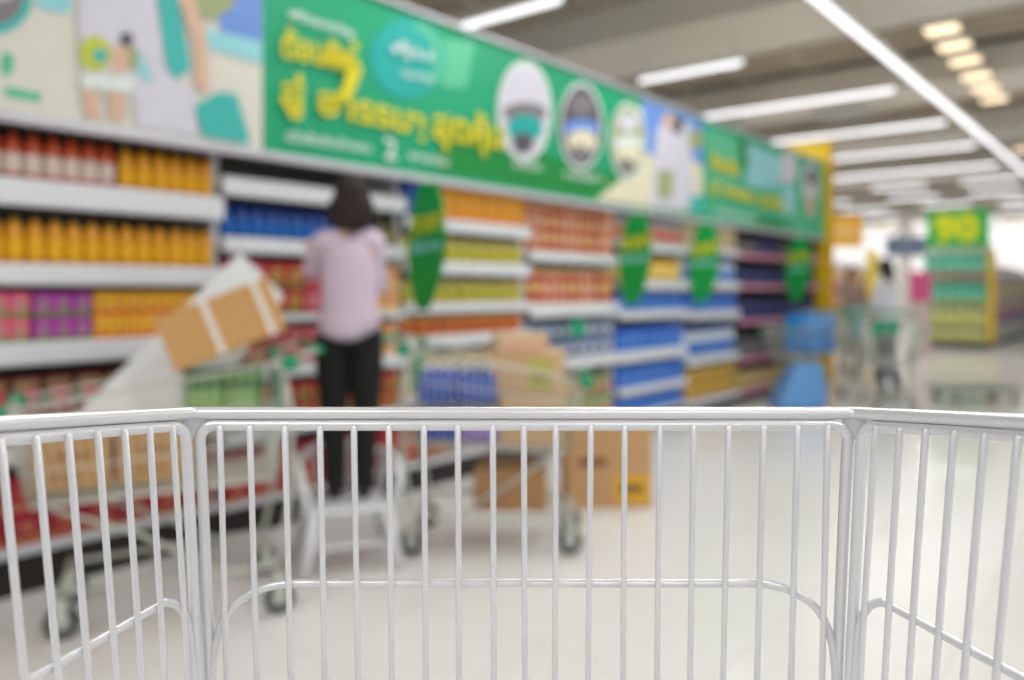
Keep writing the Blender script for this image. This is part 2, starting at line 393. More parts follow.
LV = [
 [(1.785,1.665),(1.42,1.325),(1.08,.98),(.63,.56),(.205,.165)],
 [(1.90,1.80),(1.585,1.50),(1.17,1.13),(.90,.82),(.56,.50),(.185,.15)],
 [(1.79,1.70),(1.50,1.41),(1.22,1.15),(1.0,.92),(.62,.56),(.18,.145)],
 [(1.61,1.53),(1.20,1.09),(.76,.66),(.19,.15)],
 [(1.74,1.67),(1.40,1.31),(1.12,1.04),(.75,.65),(.42,.35),(.18,.145)],
 [(1.76,1.69),(1.40,1.31),(1.09,1.0),(.60,.53),(.17,.11)],
 [(1.74,1.68),(1.38,1.32),(.97,.91),(.53,.47),(.16,.10)],
 [(1.74,1.68),(1.38,1.32),(.97,.91),(.53,.47),(.16,.10)],
]
BN = ['leftmost white shelving unit, behind the trolley with the leaning board', 'shelving unit the woman in the lilac top reaches into',
      'shelving unit with yellow packs, just past the first leaf sign', 'shelving unit full of peach noodle cups, third from the left end past the woman',
      'shelving unit just past the second green leaf sign', 'shelving unit just past the third green leaf sign',
      'dark-backed shelving unit with pink rails, nearer of the two', 'dark-backed shelving unit behind the farthest leaf sign']
BS = ['of leftmost shelving', 'of shelving before the woman', 'of shelving past the woman', 'of fourth shelving', 'of fifth shelving', 'of sixth shelving', 'of nearer dark shelving', 'of farthest dark shelving']
for i in range(8):
    bay(B[i], B[i+1], LV[i], BN[i], rail=railpink if i >= 6 else railm, back=backdark if i >= 6 else backm)
def row(i, lev, specs):
    z = LV[i][lev][0]-.009; nm = 'lowest' if lev == len(LV[i])-1 else ORD[lev]
    for (a, b, kind, key, w, h, tiers) in specs:
        fill(max(a, B[i]+.022), min(b, B[i+1]-.022), z, kind, key, w, h, tiers, nm+' shelf '+BS[i])
row(0,0,[(.7,1.82,'bottle','redsauce',.078,.235,1),(1.83,2.32,'bottle','orange',.07,.225,1)])
row(0,1,[(.7,2.32,'bottle','orange2',.078,.225,1)])
row(0,2,[(.7,1.44,'carton','pinkbox',.08,.112,2),(1.45,1.70,'carton','purplebox',.08,.112,2),(1.71,2.31,'carton','yellowbox',.075,.112,2)])
row(0,3,[(.7,2.31,'pouch','greenpouch',.13,.15,2)])
row(0,4,[(.7,2.31,'carton','redpack',.16,.15,2)])
row(1,1,[(2.36,3.42,'bottle','bluebottle',.085,.2,1),(3.43,3.62,'bottle','olive',.085,.2,1)])
def mix(a, b, step, kk, kind, w, h, t):
    out = []; k = 0; x = a
    while x < b-.02: out.append((x, min(b, x+step), kind, kk[k % len(kk)], w, h, t)); x += step; k += 1
    return out
row(1,2,mix(2.38,3.4,.25,('redbox','redbox2','redbox','peachbox'),'carton',.12,.15,2)+[(3.4,3.62,'carton','peachbox',.1,.15,2)])
row(1,3,mix(2.38,3.4,.25,('redbox2','redbox','redbox','redbox2'),'carton',.12,.105,2)+[(3.4,3.62,'carton','peachbox',.1,.105,2)])
row(1,4,[(2.36,3.62,'carton','redbox2',.11,.115,2)])
row(1,5,[(2.36,3.62,'carton','redpack',.14,.13,2)])
row(2,0,[(3.66,3.99,'carton','bluebox',.16,.23,1),(4.0,4.93,'carton','orangebox',.15,.23,1)])
row(2,1,[(3.66,4.93,'pouch','yellowpack',.14,.18,1)])
row(2,2,[(3.66,4.93,'pouch','yellowpack',.14,.17,1)])
row(2,3,[(3.66,4.93,'cup','orangered',.125,.135,1)])
row(2,4,[(3.66,4.93,'carton','beigebox',.13,.135,2)])
row(2,5,[(3.66,4.93,'pouch','multi',.15,.17,2)])
row(3,0,mix(4.98,6.23,.25,('peachcup','yellowcup'),'cup',.125,.13,3))
row(3,1,mix(4.98,6.23,.25,('yellowcup','peachcup'),'cup',.125,.14,2))
row(3,2,[(4.98,6.23,'pouch','navywhite',.14,.15,2)])
row(3,3,[(4.98,6.23,'pouch','greenwhite',.14,.2,2)])
row(4,0,[(6.27,7.54,'can','pinkgrey',.125,.25,1)])
row(4,1,[(6.27,7.54,'can','yellowjar',.12,.22,1)])
row(4,2,[(6.27,7.54,'carton','bluepack',.13,.165,1)])
row(4,3,[(6.27,7.54,'carton','bluepack',.13,.22,1)])
row(4,4,[(6.27,7.54,'carton','bluepack',.13,.2,1)])
row(4,5,[(6.27,7.54,'carton','bluepack',.13,.15,1)])
row(5,0,[(7.58,8.85,'carton','creambox',.14,.26,1)])
row(5,1,[(7.58,8.85,'bottle','bluewhite',.1,.26,1)])
row(5,2,[(7.58,8.85,'carton','bluepack',.13,.18,1)])
row(5,3,[(7.58,8.85,'bottle','bluewhite',.12,.33,1)])
row(5,4,[(7.58,8.85,'carton','brownyellow',.16,.16,2)])
for i in (6, 7):
    row(i,0,[(B[i]+.04,B[i]+.6,'bottle','darkgrey',.11,.24,1),(B[i]+.6,B[i+1],'bottle','navybottle',.11,.26,1)])
    row(i,1,[(B[i]+.04,B[i+1],'bottle','navybottle',.12,.24,1)])
    row(i,2,[(B[i]+.04,B[i+1],'bottle','navybottle',.12,.28,1)])
    row(i,3,[(B[i]+.04,B[i+1],'bottle','darkgrey',.12,.3,1)])
    row(i,4,[(B[i]+.04,B[i+1],'carton','beigebox',.16,.2,1)])

# ---------------------------------------------------------------- banners above the shelves
def ell(cx, cy, rx, ry, n=22): return [(cx+rx*math.cos(2*PI*i/n), cy+ry*math.sin(2*PI*i/n)) for i in range(n)]
def patch(bm, pts, layer, mi, zmax=3.06, zmin=2.07):
    q = [UZ(x, y, V) for x, y in pts]
    q = [(a, min(zmax, max(zmin, b))) for a, b in q]
    poly_uz(bm, q, V-.052-.002*layer, mi)
ZB, ZT = 2.05, 3.08
framem = M('banner_frame_silver', (206,206,214), .35, .3)
def banner(name, u0, u1, base, label):
    t = thing(name, label, 'banner', (0,0,0), TH)
    m = BM(); box(m, (u0,V-.05,ZB), (u1,V+.02,ZT)); obj('board', m, base, t)
    m = BM(); box(m, (u0,V-.075,ZB-.045), (u1,V-.02,ZB-.001), bev=.004); obj('frame_strip', m, framem, t); m = BM(); box(m, (u0,V-.075,ZT+.001), (u1,V-.02,ZT+.03), bev=.004); obj('frame_strip', m, framem, t)
    return t
green = M('banner_green', (0,164,114), .5, var=.1, scale=.9)
cream = M('banner_cream', (222,220,208), .5, var=.05, scale=1.5)
pal = [M('print_lavender', (216,214,226), .5), M('print_yellow', (226,214,30), .5), M('print_teal', (60,186,178), .5), M('print_skin', (222,184,160), .5),
       M('print_blue', (110,150,222), .5), M('print_white', (226,236,232), .5), M('print_deep_green', (0,140,58), .5), M('print_aqua', (10,172,164), .5),
       M('print_grey', (128,124,128), .5), M('print_olive', (160,172,120), .5), M('print_cream', (232,226,196), .5), M('print_dark', (86,84,92), .5),
       M('print_lime', (196,206,70), .5), M('print_sea', (150,216,222), .5), M('print_soft_green', (90,196,150), .5)]
LAV,YEL,TEAL,SKIN,BLU,WHT,DGR,AQU,GRY,OLI,CRE,DRK,LIM,SEA,SGR = range(15)
# 1: holiday picture
UL = UZ(257,100)[0]
t = banner('picture_banner', .45, UL, cream, 'pale beach picture banner above the leftmost shelves'); m = BM()
patch(m, [(200,-40),(256,-40),(256,52),(215,34)], 1, BLU); patch(m, [(196,30),(256,44),(256,66),(200,50)], 2, SEA); patch(m, [(182,-40),(226,-40),(228,8),(205,24),(186,14)], 3, OLI)
patch(m, [(28,-20),(72,-20),(64,16),(34,12)], 1, SEA)
patch(m, ell(-8,-4,36,40), 2, TEAL); patch(m, ell(-8,-4,27,31), 3, GRY); patch(m, ell(-6,-16,22,20), 4, LAV)
patch(m, ell(2,66,7,12), 1, SGR); patch(m, [(0,88),(36,95),(36,104),(0,98)], 1, SGR)
patch(m, [(78,-30),(150,-30),(146,40),(128,84),(78,76),(72,20)], 4, LAV); patch(m, ell(89,56,16,18), 5, LIM); patch(m, ell(94,58,7,7), 6, TEAL); patch(m, ell(120,42,7,7), 6, DRK)
patch(m, [(106,48),(122,48),(124,72),(104,78)], 5, SKIN); patch(m, [(122,46),(132,52),(130,74),(122,72)], 5, OLI)
patch(m, [(74,76),(128,80),(126,96),(76,90)], 6, WHT); patch(m, [(76,90),(92,93),(94,122),(80,118)], 5, SKIN); patch(m, [(102,95),(120,97),(118,124),(104,121)], 5, SKIN)
patch(m, [(134,-30),(152,-30),(168,80),(190,92),(192,138),(132,128),(126,86)], 3, LAV); patch(m, [(150,0),(168,-20),(184,70),(170,82),(160,70)], 5, TEAL); patch(m, [(134,52),(148,84),(130,78)], 5, SEA)
patch(m, [(160,-30),(178,-30),(200,40),(202,94),(190,92),(188,46)], 6, SKIN)
patch(m, [(188,108),(212,94),(230,96),(244,146),(196,138)], 6, TEAL)
obj('print', m, pal, t)
# 2: green banner with yellow lettering and three oval pictures, fading into a picture
UG = UZ(700,150)[0]; UM = UZ(640,150)[0]
def green_banner(u0, u1, off, label, squeeze=1.0):
    return None
t = banner('green_banner', UL+.004, UG-.004, green, 'large green banner with yellow lettering and three oval pictures'); m = BM()
patch(m, [(440,120),(520,150),(620,178),(636,186),(636,206),(500,184),(430,172)], 1, DGR)
patch(m, [(430,40),(470,44),(460,90),(436,88)], 1, SGR); patch(m, ell(402,60,38,40), 2, AQU)
patch(m, [(x+402, y+60) for x, y in [(34*math.cos(a), 38*math.sin(a)) for a in [(-1.35+.24*i) for i in range(10)]]] + [(x+402, y+60) for x, y in [(27*math.cos(a), 31*math.sin(a)) for a in [(.81-.24*i) for i in range(10)]]], 3, SGR)
patch(m, [(612,-20+160),(640,92),(698,112),(698,214),(590,204),(618,178)], 2, CRE)
patch(m, [(636,96),(698,116),(698,168),(676,150),(650,160),(638,150)], 3, BLU); patch(m, [(652,128),(664,118),(684,124),(690,210),(644,208)], 4, LAV)
patch(m, ell(663,122,6,8), 5, SKIN); patch(m, ell(672,126,6,9), 5, DRK); patch(m, [(652,170),(668,172),(666,200),(652,198)], 5, OLI); patch(m, ell(690,140,8,10), 5, OLI); patch(m, [(684,196),(698,196),(698,214),(684,212)], 5, TEAL)
for (cx, cy, rx, ry, cols) in ((518,112,26,48,(LAV,GRY,AQU,DRK)), (575,127,21,42,(DRK,BLU,CRE,GRY)), (622,142,17,37,(OLI,WHT,CRE,GRY))):
    patch(m, ell(cx, cy, rx*1.06, ry*1.05), 5, WHT); patch(m, ell(cx, cy, rx*.95, ry*.95), 6, cols[0])
    patch(m, ell(cx, cy+2, rx*.86, ry*.22), 7, cols[1]); patch(m, ell(cx, cy+ry*.36, rx*.7, ry*.28), 8, cols[2]); patch(m, ell(cx-2, cy+ry*.66, rx*.4, ry*.22), 9, cols[3]); patch(m, ell(cx, cy-ry*.5, rx*.6, ry*.25), 7, LAV if cols[0] != DRK else GRY)
obj('print', m, pal, t)
m = BM(); vt = V-.078
def tx(s, x0, y0, x1, y1, hpx, mi, bold=.02):
    a = UZ(x0, y0); b = UZ(x1, y1); hgt = UZ(x0, y0-hpx)[1]-a[1]
    text_bm(m, s, a[0], b[0], a[1], a[1]+hgt, vt, mi, b[1]-a[1], bold)
tx('ต้อนรับไ', 273,60, 350,75, 32, 1, .03); tx('สู่ อารรมๅ', 272,118, 416,146, 46, 1, .03); tx('สุดคุ้ม', 424,150, 496,160, 46, 1, .03)
tx('ฟรีของขวัญ', 280,22, 345,42, 12, 0); tx('คุ้ม', 384,58, 424,66, 16, 0); tx('ทุกวัน', 394,80, 424,86, 9, 0)
tx('เมื่อซื้อสินค้าครบ', 278,142, 362,154, 11, 0); tx('2', 376,160, 388,162, 22, 0); tx('รางวัล', 400,160, 440,168, 9, 0)
tx('รางวัล', 505,168, 533,172, 8, 0); tx('รางวัลที่ 1', 556,178, 596,184, 8, 0)
poly_uz(m, [UZ(x, y) for x, y in [(314,50),(345,56),(354,72),(344,98),(326,110),(318,104),(334,90),(338,74),(314,64)]], vt, 1)
obj('lettering', m, [pal[WHT], pal[YEL]], t)
# 3: second green banner
UE = 11.62
green2 = M('banner_mint_green', (52,188,138), .5, var=.12, scale=.8)
t = banner('green_banner', UG, UE, green2, 'smaller-looking mint green banner with yellow lettering at the far end'); m = BM()
patch(m, [(703,130),(740,145),(735,190),(703,190)], 1, SGR); patch(m, [(740,144),(778,158),(776,190),(742,186)], 2, SEA); patch(m, [(733,138),(742,142),(744,170),(735,168)], 3, DGR)
patch(m, ell(784,168,9,17), 3, LAV); patch(m, ell(784,200,8,16), 3, SEA); patch(m, ell(806,184,8,22), 3, LAV); patch(m, ell(807,178,5,9), 4, DRK); patch(m, ell(806,206,4,12), 4, SKIN)
patch(m, [(752,215),(782,222),(780,234),(750,230)], 3, DGR); patch(m, [(790,200),(798,206),(798,236),(788,236)], 4, SGR)
obj('print', m, pal, t)
m = BM(); tx('ต้อนรับ', 704,168, 732,178, 18, 1, .05); tx('สู่ อารรม สุดคุ้ม', 704,198, 778,214, 20, 1, .05); tx('เมื่อซื้อสินค้า', 708,214, 750,222, 7, 0)
obj('lettering', m, [pal[WHT], pal[YEL]], t)

# yellow end board closing the run
yel = M('end_panel_yellow', (246,204,26), .45)
t = thing('end_panel', 'tall yellow end panel closing the run of shelves', 'panel', W(11.64, V, 0), TH)
m = BM(); box(m, (0,-.12,0), (.09,1.6,3.40), bev=.006); obj('board', m, yel, t)
m = BM(); box(m, (.02,-.16,0), (.07,-.121,3.40), bev=.006); obj('edge_strip', m, M('end_panel_orange', (236,176,40), .5), t)

# ---------------------------------------------------------------- leaf-shaped hanging signs
leafm = M('leaf_sign_green', (0,158,66), .45); leaft = M('leaf_sign_mint', (40,176,120), .45)
def leaf_outline():
    cen = lambda f: .055*(1-f)**1.4-.01; hwf = lambda f: .158*max(.05, math.sin(PI*(.05+.86*f)))**.62
    L = [(cen(i/14)-hwf(i/14), .8*i/14) for i in range(15)]
    R = [(cen(1-i/14)+hwf(1-i/14), .8*(1-i/14)) for i in range(15)]
    return L + R
lm = BM(); ol = leaf_outline()

fa = [lm.verts.new((-.006, a, z)) for a, z in ol]; fb = [lm.verts.new((.006, a, z)) for a, z in ol]
lm.faces.new(fa); lm.faces.new(fb[::-1])
for i in range(len(ol)):
    j = (i+1) % len(ol); lm.faces.new((fa[i], fa[j], fb[j], fb[i]))
leaf_me = mesh('leaf_board', lm, leafm)
def leaf_letters():
    b2 = BM(); text_bm(b2, 'ราคา', -.14, .14, .47, .58, 0, 0, .03, .03); text_bm(b2, 'พิเศษ', -.13, .13, .36, .43, 0, 1, .02, .02)
    bmesh.ops.transform(b2, matrix=Matrix.Translation((-.0085,0,0)) @ Matrix.Rotation(-PI/2, 4, 'Z'), verts=b2.verts[:])
    return mesh('leaf_lettering', b2, [pal[YEL], pal[SEA]])
leaf_let = leaf_letters()
for i, (uu, lab) in enumerate(((3.64, 'nearest green leaf-shaped sign, right of the woman'), (6.20, 'second green leaf-shaped sign hanging past the peach noodle cups'), (7.56, 'third green leaf-shaped sign, between blue packs'), (10.22, 'farthest green leaf-shaped sign, in front of the dark shelves'))):
    t = thing('hanging_sign', lab, 'sign', W(uu, V-.2, 1.18), TH, 'leaf-shaped signs')
    obj('leaf_board', leaf_me, None, t); obj('lettering', leaf_let, None, t)
    m = BM(); tube(m, [(0,.05,.8),(0,.14,.9)], .003, 6); obj('hanger', m, framem, t)
# small green shelf flags
flagm = M('shelf_flag_green', (20,160,110), .5)
for i, (px, py, lab) in enumerate(((577,328,'small green shelf flag on the blue detergent shelf'),)):
    uu, zz = UZ(px, py, V-.08); m = BM(); box(m, (-.11,-.004,-.06), (.11,.004,.06), bev=.002); tube(m, [(0,.005,0),(0,.08,0)], .004, 6)
    tag(obj('shelf_flag', m, flagm, None, W(uu, V-.09, zz), TH), lab, 'shelf flag')
# plain grey board over the shelves, behind the banners
m = BM(); box(m, (.45,V+.021,2.115), (11.6,V+.5,2.16), bev=.01); tag(obj('canopy_board', m, M('canopy_grey', (116,112,110), .6), None, (0,0,0), TH), 'grey canopy board above the shelves behind the banners', 'canopy')

# ================================================================= trolleys
wirem = M('trolley_wire', (206,210,198), .35, .2); wire_light = M('trolley_frame', (196,200,188), .45, .2)
tg = M('trolley_green_plastic', (10,150,104), .4); rubber = M('caster_rubber', (54,60,60), .7); hubm = M('caster_hub', (170,176,172), .5)
def caster(parent, x, y, s=1.0):
    r = .062*s
    m = BM(); box(m, (x-.02,y-.022,r*1.05), (x+.02,y-.016,r*2.25)); box(m, (x-.02,y+.016,r*1.05), (x+.02,y+.022,r*2.25)); box(m, (x-.025,y-.024,r*2.25), (x+.025,y+.024,r*2.4), bev=.002)
    tube(m, [(x+.012,y,r*2.4),(x+.012,y,r*2.8)], .01, 8); c = obj('caster', m, wirem, parent)
    m = BM(); lathe(m, [(r*.6,-.013),(r*.92,-.014),(r,-.008),(r,.008),(r*.92,.014),(r*.6,.013)], 20, off=(x,y,r), axis='y'); w = obj('wheel', m, rubber, c)
    m = BM(); lathe(m, [(.004,-.016),(r*.58,-.0135),(r*.58,.0135),(.004,.016)], 16, off=(x,y,r), axis='y'); obj('wheel_hub', m, hubm, c)
def smooth(P, n=5):
    P = [Vector(p) for p in P]; out = []
    for i in range(len(P)-1):
        a, b, c, d = P[max(0,i-1)], P[i], P[i+1], P[min(len(P)-1,i+2)]
        for k in range(n):
            t = k/n; out.append(.5*(2*b + (c-a)*t + (2*a-5*b+4*c-d)*t*t + (3*b-a-3*c+d)*t**3))
    return out + [P[-1]]
def lerp(a, b, f): return a+(b-a)*f
def make_trolley(label, loc, rotz, group=None, L=.9, K_=.9):
    t = thing('shopping_trolley', label, 'shopping trolley', loc, rotz, group)
    RZ = lambda x: 1.02-.16*x/L           # rim height
    BZ = lambda x: .50+.04*(1-x/L)        # basket floor
    HW = lambda x: .27-.05*x/L; HB = lambda x: .22-.04*x/L
    m = BM()
    tube(m, [(0,-HW(0),RZ(0)),(L,-HW(L),RZ(L)),(L,HW(L),RZ(L)),(0,HW(0),RZ(0))], .007, 8, closed=True)
    tube(m, [(.05,-HB(0),BZ(0)),(L-.1,-HB(L),BZ(L)),(L-.1,HB(L),BZ(L)),(.05,HB(0),BZ(0))], .006, 8, closed=True)
    for s in (-1, 1):
        for i in range(23):
            f = i/22; tube(m, [(L*f,s*HW(L*f),RZ(L*f)),(.05+(L-.15)*f,s*HB(L*f),BZ(L*f))], .0028, 5)
        for g in (.33, .66):
            tube(m, [(.05*(1-g),s*lerp(HW(0),HB(0),g),lerp(RZ(0),BZ(0),g)),(L-.1*g,s*lerp(HW(L),HB(L),g),lerp(RZ(L),BZ(L),g))], .004, 6)
    for i in range(13):
        f = i/12*2-1
        tube(m, [(L,f*HW(L),RZ(L)),(L-.1,f*HB(L),BZ(L))], .0028, 5); tube(m, [(0,f*HW(0),RZ(0)),(.05,f*HB(0),BZ(0)),(L-.1,f*HB(L),BZ(L))], .0028, 5)
    for i in range(1, 8): xx = .05+(L-.15)*i/8; tube(m, [(xx,-HB(xx),BZ(xx)),(xx,HB(xx),BZ(xx))], .0028, 5)
    obj('basket', m, wirem, t)
    m = BM(); tube(m, [(-.12,-.265,1.06),(-.12,.265,1.06)], .016, 12); h = obj('handle', m, tg, t)
    m = BM()
    for s in (-1, 1): tube(m, [(-.12,s*.255,1.06),(-.04,s*.262,1.04),(0.03,s*.268,1.015)], .010, 8)
    obj('handle_arm', m, wire_light, h)
    for (xx, s) in ((0,-1),(0,1),(L,-1),(L,1)):
        m = BM(); box(m, (xx-.03,s*HW(xx)-.02,RZ(xx)-.04), (xx+.03,s*HW(xx)+.02,RZ(xx)+.025), bev=.012); obj('corner_cap', m, tg, t)
    m = BM(); box(m, (.02,-.16,.80), (.032,.16,.96), bev=.004); obj('sign_plate', m, tg, t)
    m = BM()
    for s in (-1, 1):
        tube(m, [(.02,s*.25,.95),(-.01,s*.255,.8),(.0,s*.255,.45),(.04,s*.255,.22),(.09,s*.25,.195),(K_-.08,s*.19,.175)], .011, 8)
        tube(m, [(.25,s*.235,.19),(.55,s*.19,.36),(L-.16,s*.17,BZ(L)-.012)], .009, 8)
    for xx, hw in ((.06,.25),(.5,.215),(K_-.08,.19)): tube(m, [(xx,-hw,.19),(xx,hw,.19)], .009, 8)
    obj('chassis', m, wire_light, t)
    for (xx, yy) in ((.04,-.25),(.04,.25),(K_-.08,-.19),(K_-.08,.19)): caster(t, xx, yy)
    return t
def place_box(m4, name, size, mats, label, cat, prints=None, group=None, bev=.004):
    """a carton with its base centre at the frame m4"""
    w, d, h = size; m = BM(); box(m, (-w/2,-d/2,0), (w/2,d/2,h), 0, bev=bev)
    for k, (pts, mi) in enumerate(prints or []): poly_uz(m, pts, -d/2-.001-.0005*k, mi)
    o = obj(name, m, mats); o.matrix_world = m4; tag(o, label, cat, group)
    # closing flaps seam and tape on top
    m = BM(); box(m, (-w/2+.004,-.025,h-.0005), (w/2-.004,.025,h+.0015)); obj('packing_tape', m, K((196,164,116)), o)
    return o
card = M('cardboard_brown', (202,156,98), .75, var=.05, scale=4); card2 = M('cardboard_tan', (214,178,136), .75, var=.06, scale=4)
whiteprint = M('strap_white', (232,226,216), .5)

# trolley by the left shelves
R1 = math.atan2(-.39, -.92)
p0 = Vector((-1.00, 3.53, 0))
t1 = make_trolley('shopping trolley loaded with a leaning white board, left of the woman', p0, R1, None, 1.02, .9)
def TL(base, rot, x, y, z): return Vector((base.x+x*math.cos(rot)-y*math.sin(rot), base.y+x*math.sin(rot)+y*math.cos(rot), z))
# cartons inside it
for i, (x, y, s) in enumerate(((.49,0,(.29,.30,.22)),(.79,0,(.27,.26,.225)))):
    m4 = Matrix.Translation(TL(p0, R1, x, y, .555-.012*i)) @ Matrix.Rotation(R1+PI, 4, 'Z')
    w, d, h = s
    place_box(m4, 'cardboard_box', s, [card, K((170,120,70))], ('brown carton on the handle-side floor of the left trolley', 'brown carton at the front end inside the left trolley')[i], 'box',
              [([(-w*.25,h*.5),(w*.25,h*.5),(w*.25,h*.62),(-w*.25,h*.62)],1), ([(-w*.3,h*.2),(w*.1,h*.2),(w*.1,h*.28),(-w*.3,h*.28)],1)])
# leaning white board: a long hollow card sheet, in the plane facing the camera
def px3(px, py, Y): return Vector(((px-CXP)/F*Y, Y, EYE+(HOR-py)*Y/F))
bA = px3(66,424,3.18); bB = px3(240,252,3.72); bC = px3(284,296,3.72); bD = px3(196,424,3.2)
def slab(name, corners, th, mats, label, cat, extra=None):
    n_ = (corners[1]-corners[0]).cross(corners[3]-corners[0]).normalized()
    if n_.y > 0: n_ = -n_
    m = BM(); a = [m.verts.new(p) for p in corners]; b = [m.verts.new(p - n_*th) for p in corners]; k = len(corners)
    m.faces.new(a); m.faces.new(b[::-1])
    for i in range(k): j = (i+1) % k; m.faces.new((a[i], a[j], b[j], b[i]))
    bmesh.ops.bevel(m, geom=m.edges[:], offset=.003, segments=1, affect='EDGES')
    o = obj(name, m, mats); tag(o, label, cat); return o
pn = (bB-bA).cross(bC-bA); cam0 = Vector((0,0,EYE)); rd = bD-cam0; bD = cam0 + rd*(pn.dot(bA-cam0)/pn.dot(rd))
slab('display_board', [bA, bB, bC, bD], .02, M('board_white', (222,224,224), .5), 'large white board leaning diagonally out of the left trolley', 'board')
# brown carton with two white straps, tilted against the board
cX = (px3(281,308,3.45)-px3(168,352,3.30)).normalized(); cc = px3(233,350,3.22)
cZ = Vector((-.34,-.0,.94)); cZ = (cZ - cX*cZ.dot(cX)).normalized(); cY = cZ.cross(cX).normalized()
m4 = Matrix((( cX.x,cY.x,cZ.x,cc.x),(cX.y,cY.y,cZ.y,cc.y),(cX.z,cY.z,cZ.z,cc.z),(0,0,0,1)))
w, d, h = .44, .18, .215
strapbox = place_box(m4, 'cardboard_box', (w,d,h), [card, K((170,120,70))], 'brown carton with two white straps resting on the leaning white board', 'box')
for x in (-.035, .165):
    m = BM(); box(m, (x-.012,-d/2-.003,-.003), (x+.012,d/2+.003,h+.003), bev=.001); obj('strap', m, whiteprint, strapbox)
# green pouches in the trolley
for i, (x, y) in enumerate(((.17,.02),(.30,.0),(.22,-.12))):
    ms = proto('pouch', 'greenpack', .2, .22)
    o = obj('snack_pouch', mesh_ := ms[0][1], None, None, TL(p0, R1, x, y, .757+(.0 if i < 2 else .0)), R1+PI)
    tag(o, 'green pouch standing in the left trolley, under the strapped carton', 'pouch', 'green pouches in the left trolley')

# trolley in the middle
R2 = math.atan2(-.06, 1.0); p2 = Vector((-.52, 4.26, 0))
t2 = make_trolley('shopping trolley loaded with cartons and blue packs, right of the woman', p2, R2)
bluep = M('bottle_pack_blue', (40,80,190), .3); purp = M('bottle_pack_purple', (150,120,200), .3)
def bottle_pack(loc, rot, label, col, group):
    m = BM(); cols = 3; rows = 2
    for i in range(cols):
        for j in range(rows):
            lathe(m, [(.026,0),(.03,.008),(.03,.11),(.026,.13),(.011,.155),(.011,.17)], 10, off=((i-1)*.062,(j-.5)*.062,0))
    o = obj('bottle_pack', m, col, None, loc, rot); tag(o, label, 'bottle pack', group)
    m = BM(); box(m, (-.095,-.065,.02), (.095,.065,.115), bev=.015); obj('shrink_wrap', m, K((44,84,190),.2) if col is bluep else K((160,130,206),.2), o)
    for i in range(cols):
        for j in range(rows):
            m = BM(); lathe(m, [(.013,.162),(.014,.166),(.014,.18),(.012,.183)], 10, off=((i-1)*.062,(j-.5)*.062,0)); obj('cap', m, K((226,232,240)), o)
    return o
k = 0
for (x, y, z, c) in ((.16,-.10,.55,0),(.16,.07,.55,0),(.365,-.10,.54,1),(.365,.07,.54,1),(.15,-.10,.735,0),(.15,.07,.735,0),(.355,-.10,.735,0),(.355,.07,.735,0)):
    bottle_pack(TL(p2, R2, x, y, z), R2, ('blue shrink-wrapped bottle pack at the handle end of the middle trolley', 'purple shrink-wrapped bottle pack low in the middle trolley')[c], (bluep, purp)[c], ('blue bottle packs', 'purple bottle packs')[c])
tilt = Matrix.Rotation(.0, 4, 'Y')
place_box(Matrix.Translation(TL(p2, R2, .63, 0, .525)) @ Matrix.Rotation(R2, 4, 'Z'), 'cardboard_box', (.32,.32,.26), [card2, K((150,110,80))], 'tan carton at the bottom of the middle trolley front', 'box')
place_box(Matrix.Translation(TL(p2, R2, .60, .02, .79)) @ Matrix.Rotation(R2-.12, 4, 'Z'), 'cardboard_box', (.36,.30,.2), [card2, K((196,190,96)), K((120,90,70))], 'pale tan carton with a yellow-green label atop the middle trolley', 'box',
          [([(.02,.02),(.15,.02),(.15,.17),(.02,.17)],1), ([(.045,.06),(.125,.06),(.125,.08),(.045,.08)],2)])
place_box(Matrix.Translation(TL(p2, R2, .56, .02, .993)) @ Matrix.Rotation(R2+.2, 4, 'Z'), 'cardboard_box', (.26,.22,.085), [K((222,184,150)), K((200,150,120))], 'small peach carton topmost in the middle trolley', 'box')
place_box(Matrix.Translation(TL(p2, R2, .52, 0, .203)) @ Matrix.Rotation(R2, 4, 'Z'), 'cardboard_box', (.36,.34,.20), [K((168,124,80)), K((120,90,70))], 'dark brown carton on the lower rack of the middle trolley', 'box')

# big carton on the floor
cb = floor_at(608, 508) + Vector((0,.2,0))
w, d, h = .51, .40, .5
fb_ = place_box(Matrix.Translation(cb) @ Matrix.Rotation(.06, 4, 'Z'), 'cardboard_box', (w,d,h), [M('cardboard_floor', (206,164,116), .75, var=.05, scale=4), M('label_amber', (236,178,40), .5), M('print_brown', (132,92,62), .6)],
          'large brown carton with an amber label standing on the floor', 'box',
          [([(.03,.03),(.24,.03),(.24,.19),(.03,.19)],1), ([(-.19,.25),(-.02,.25),(-.02,.30),(-.19,.30)],2), ([(.06,.09),(.2,.09),(.2,.14),(.06,.14)],2)])

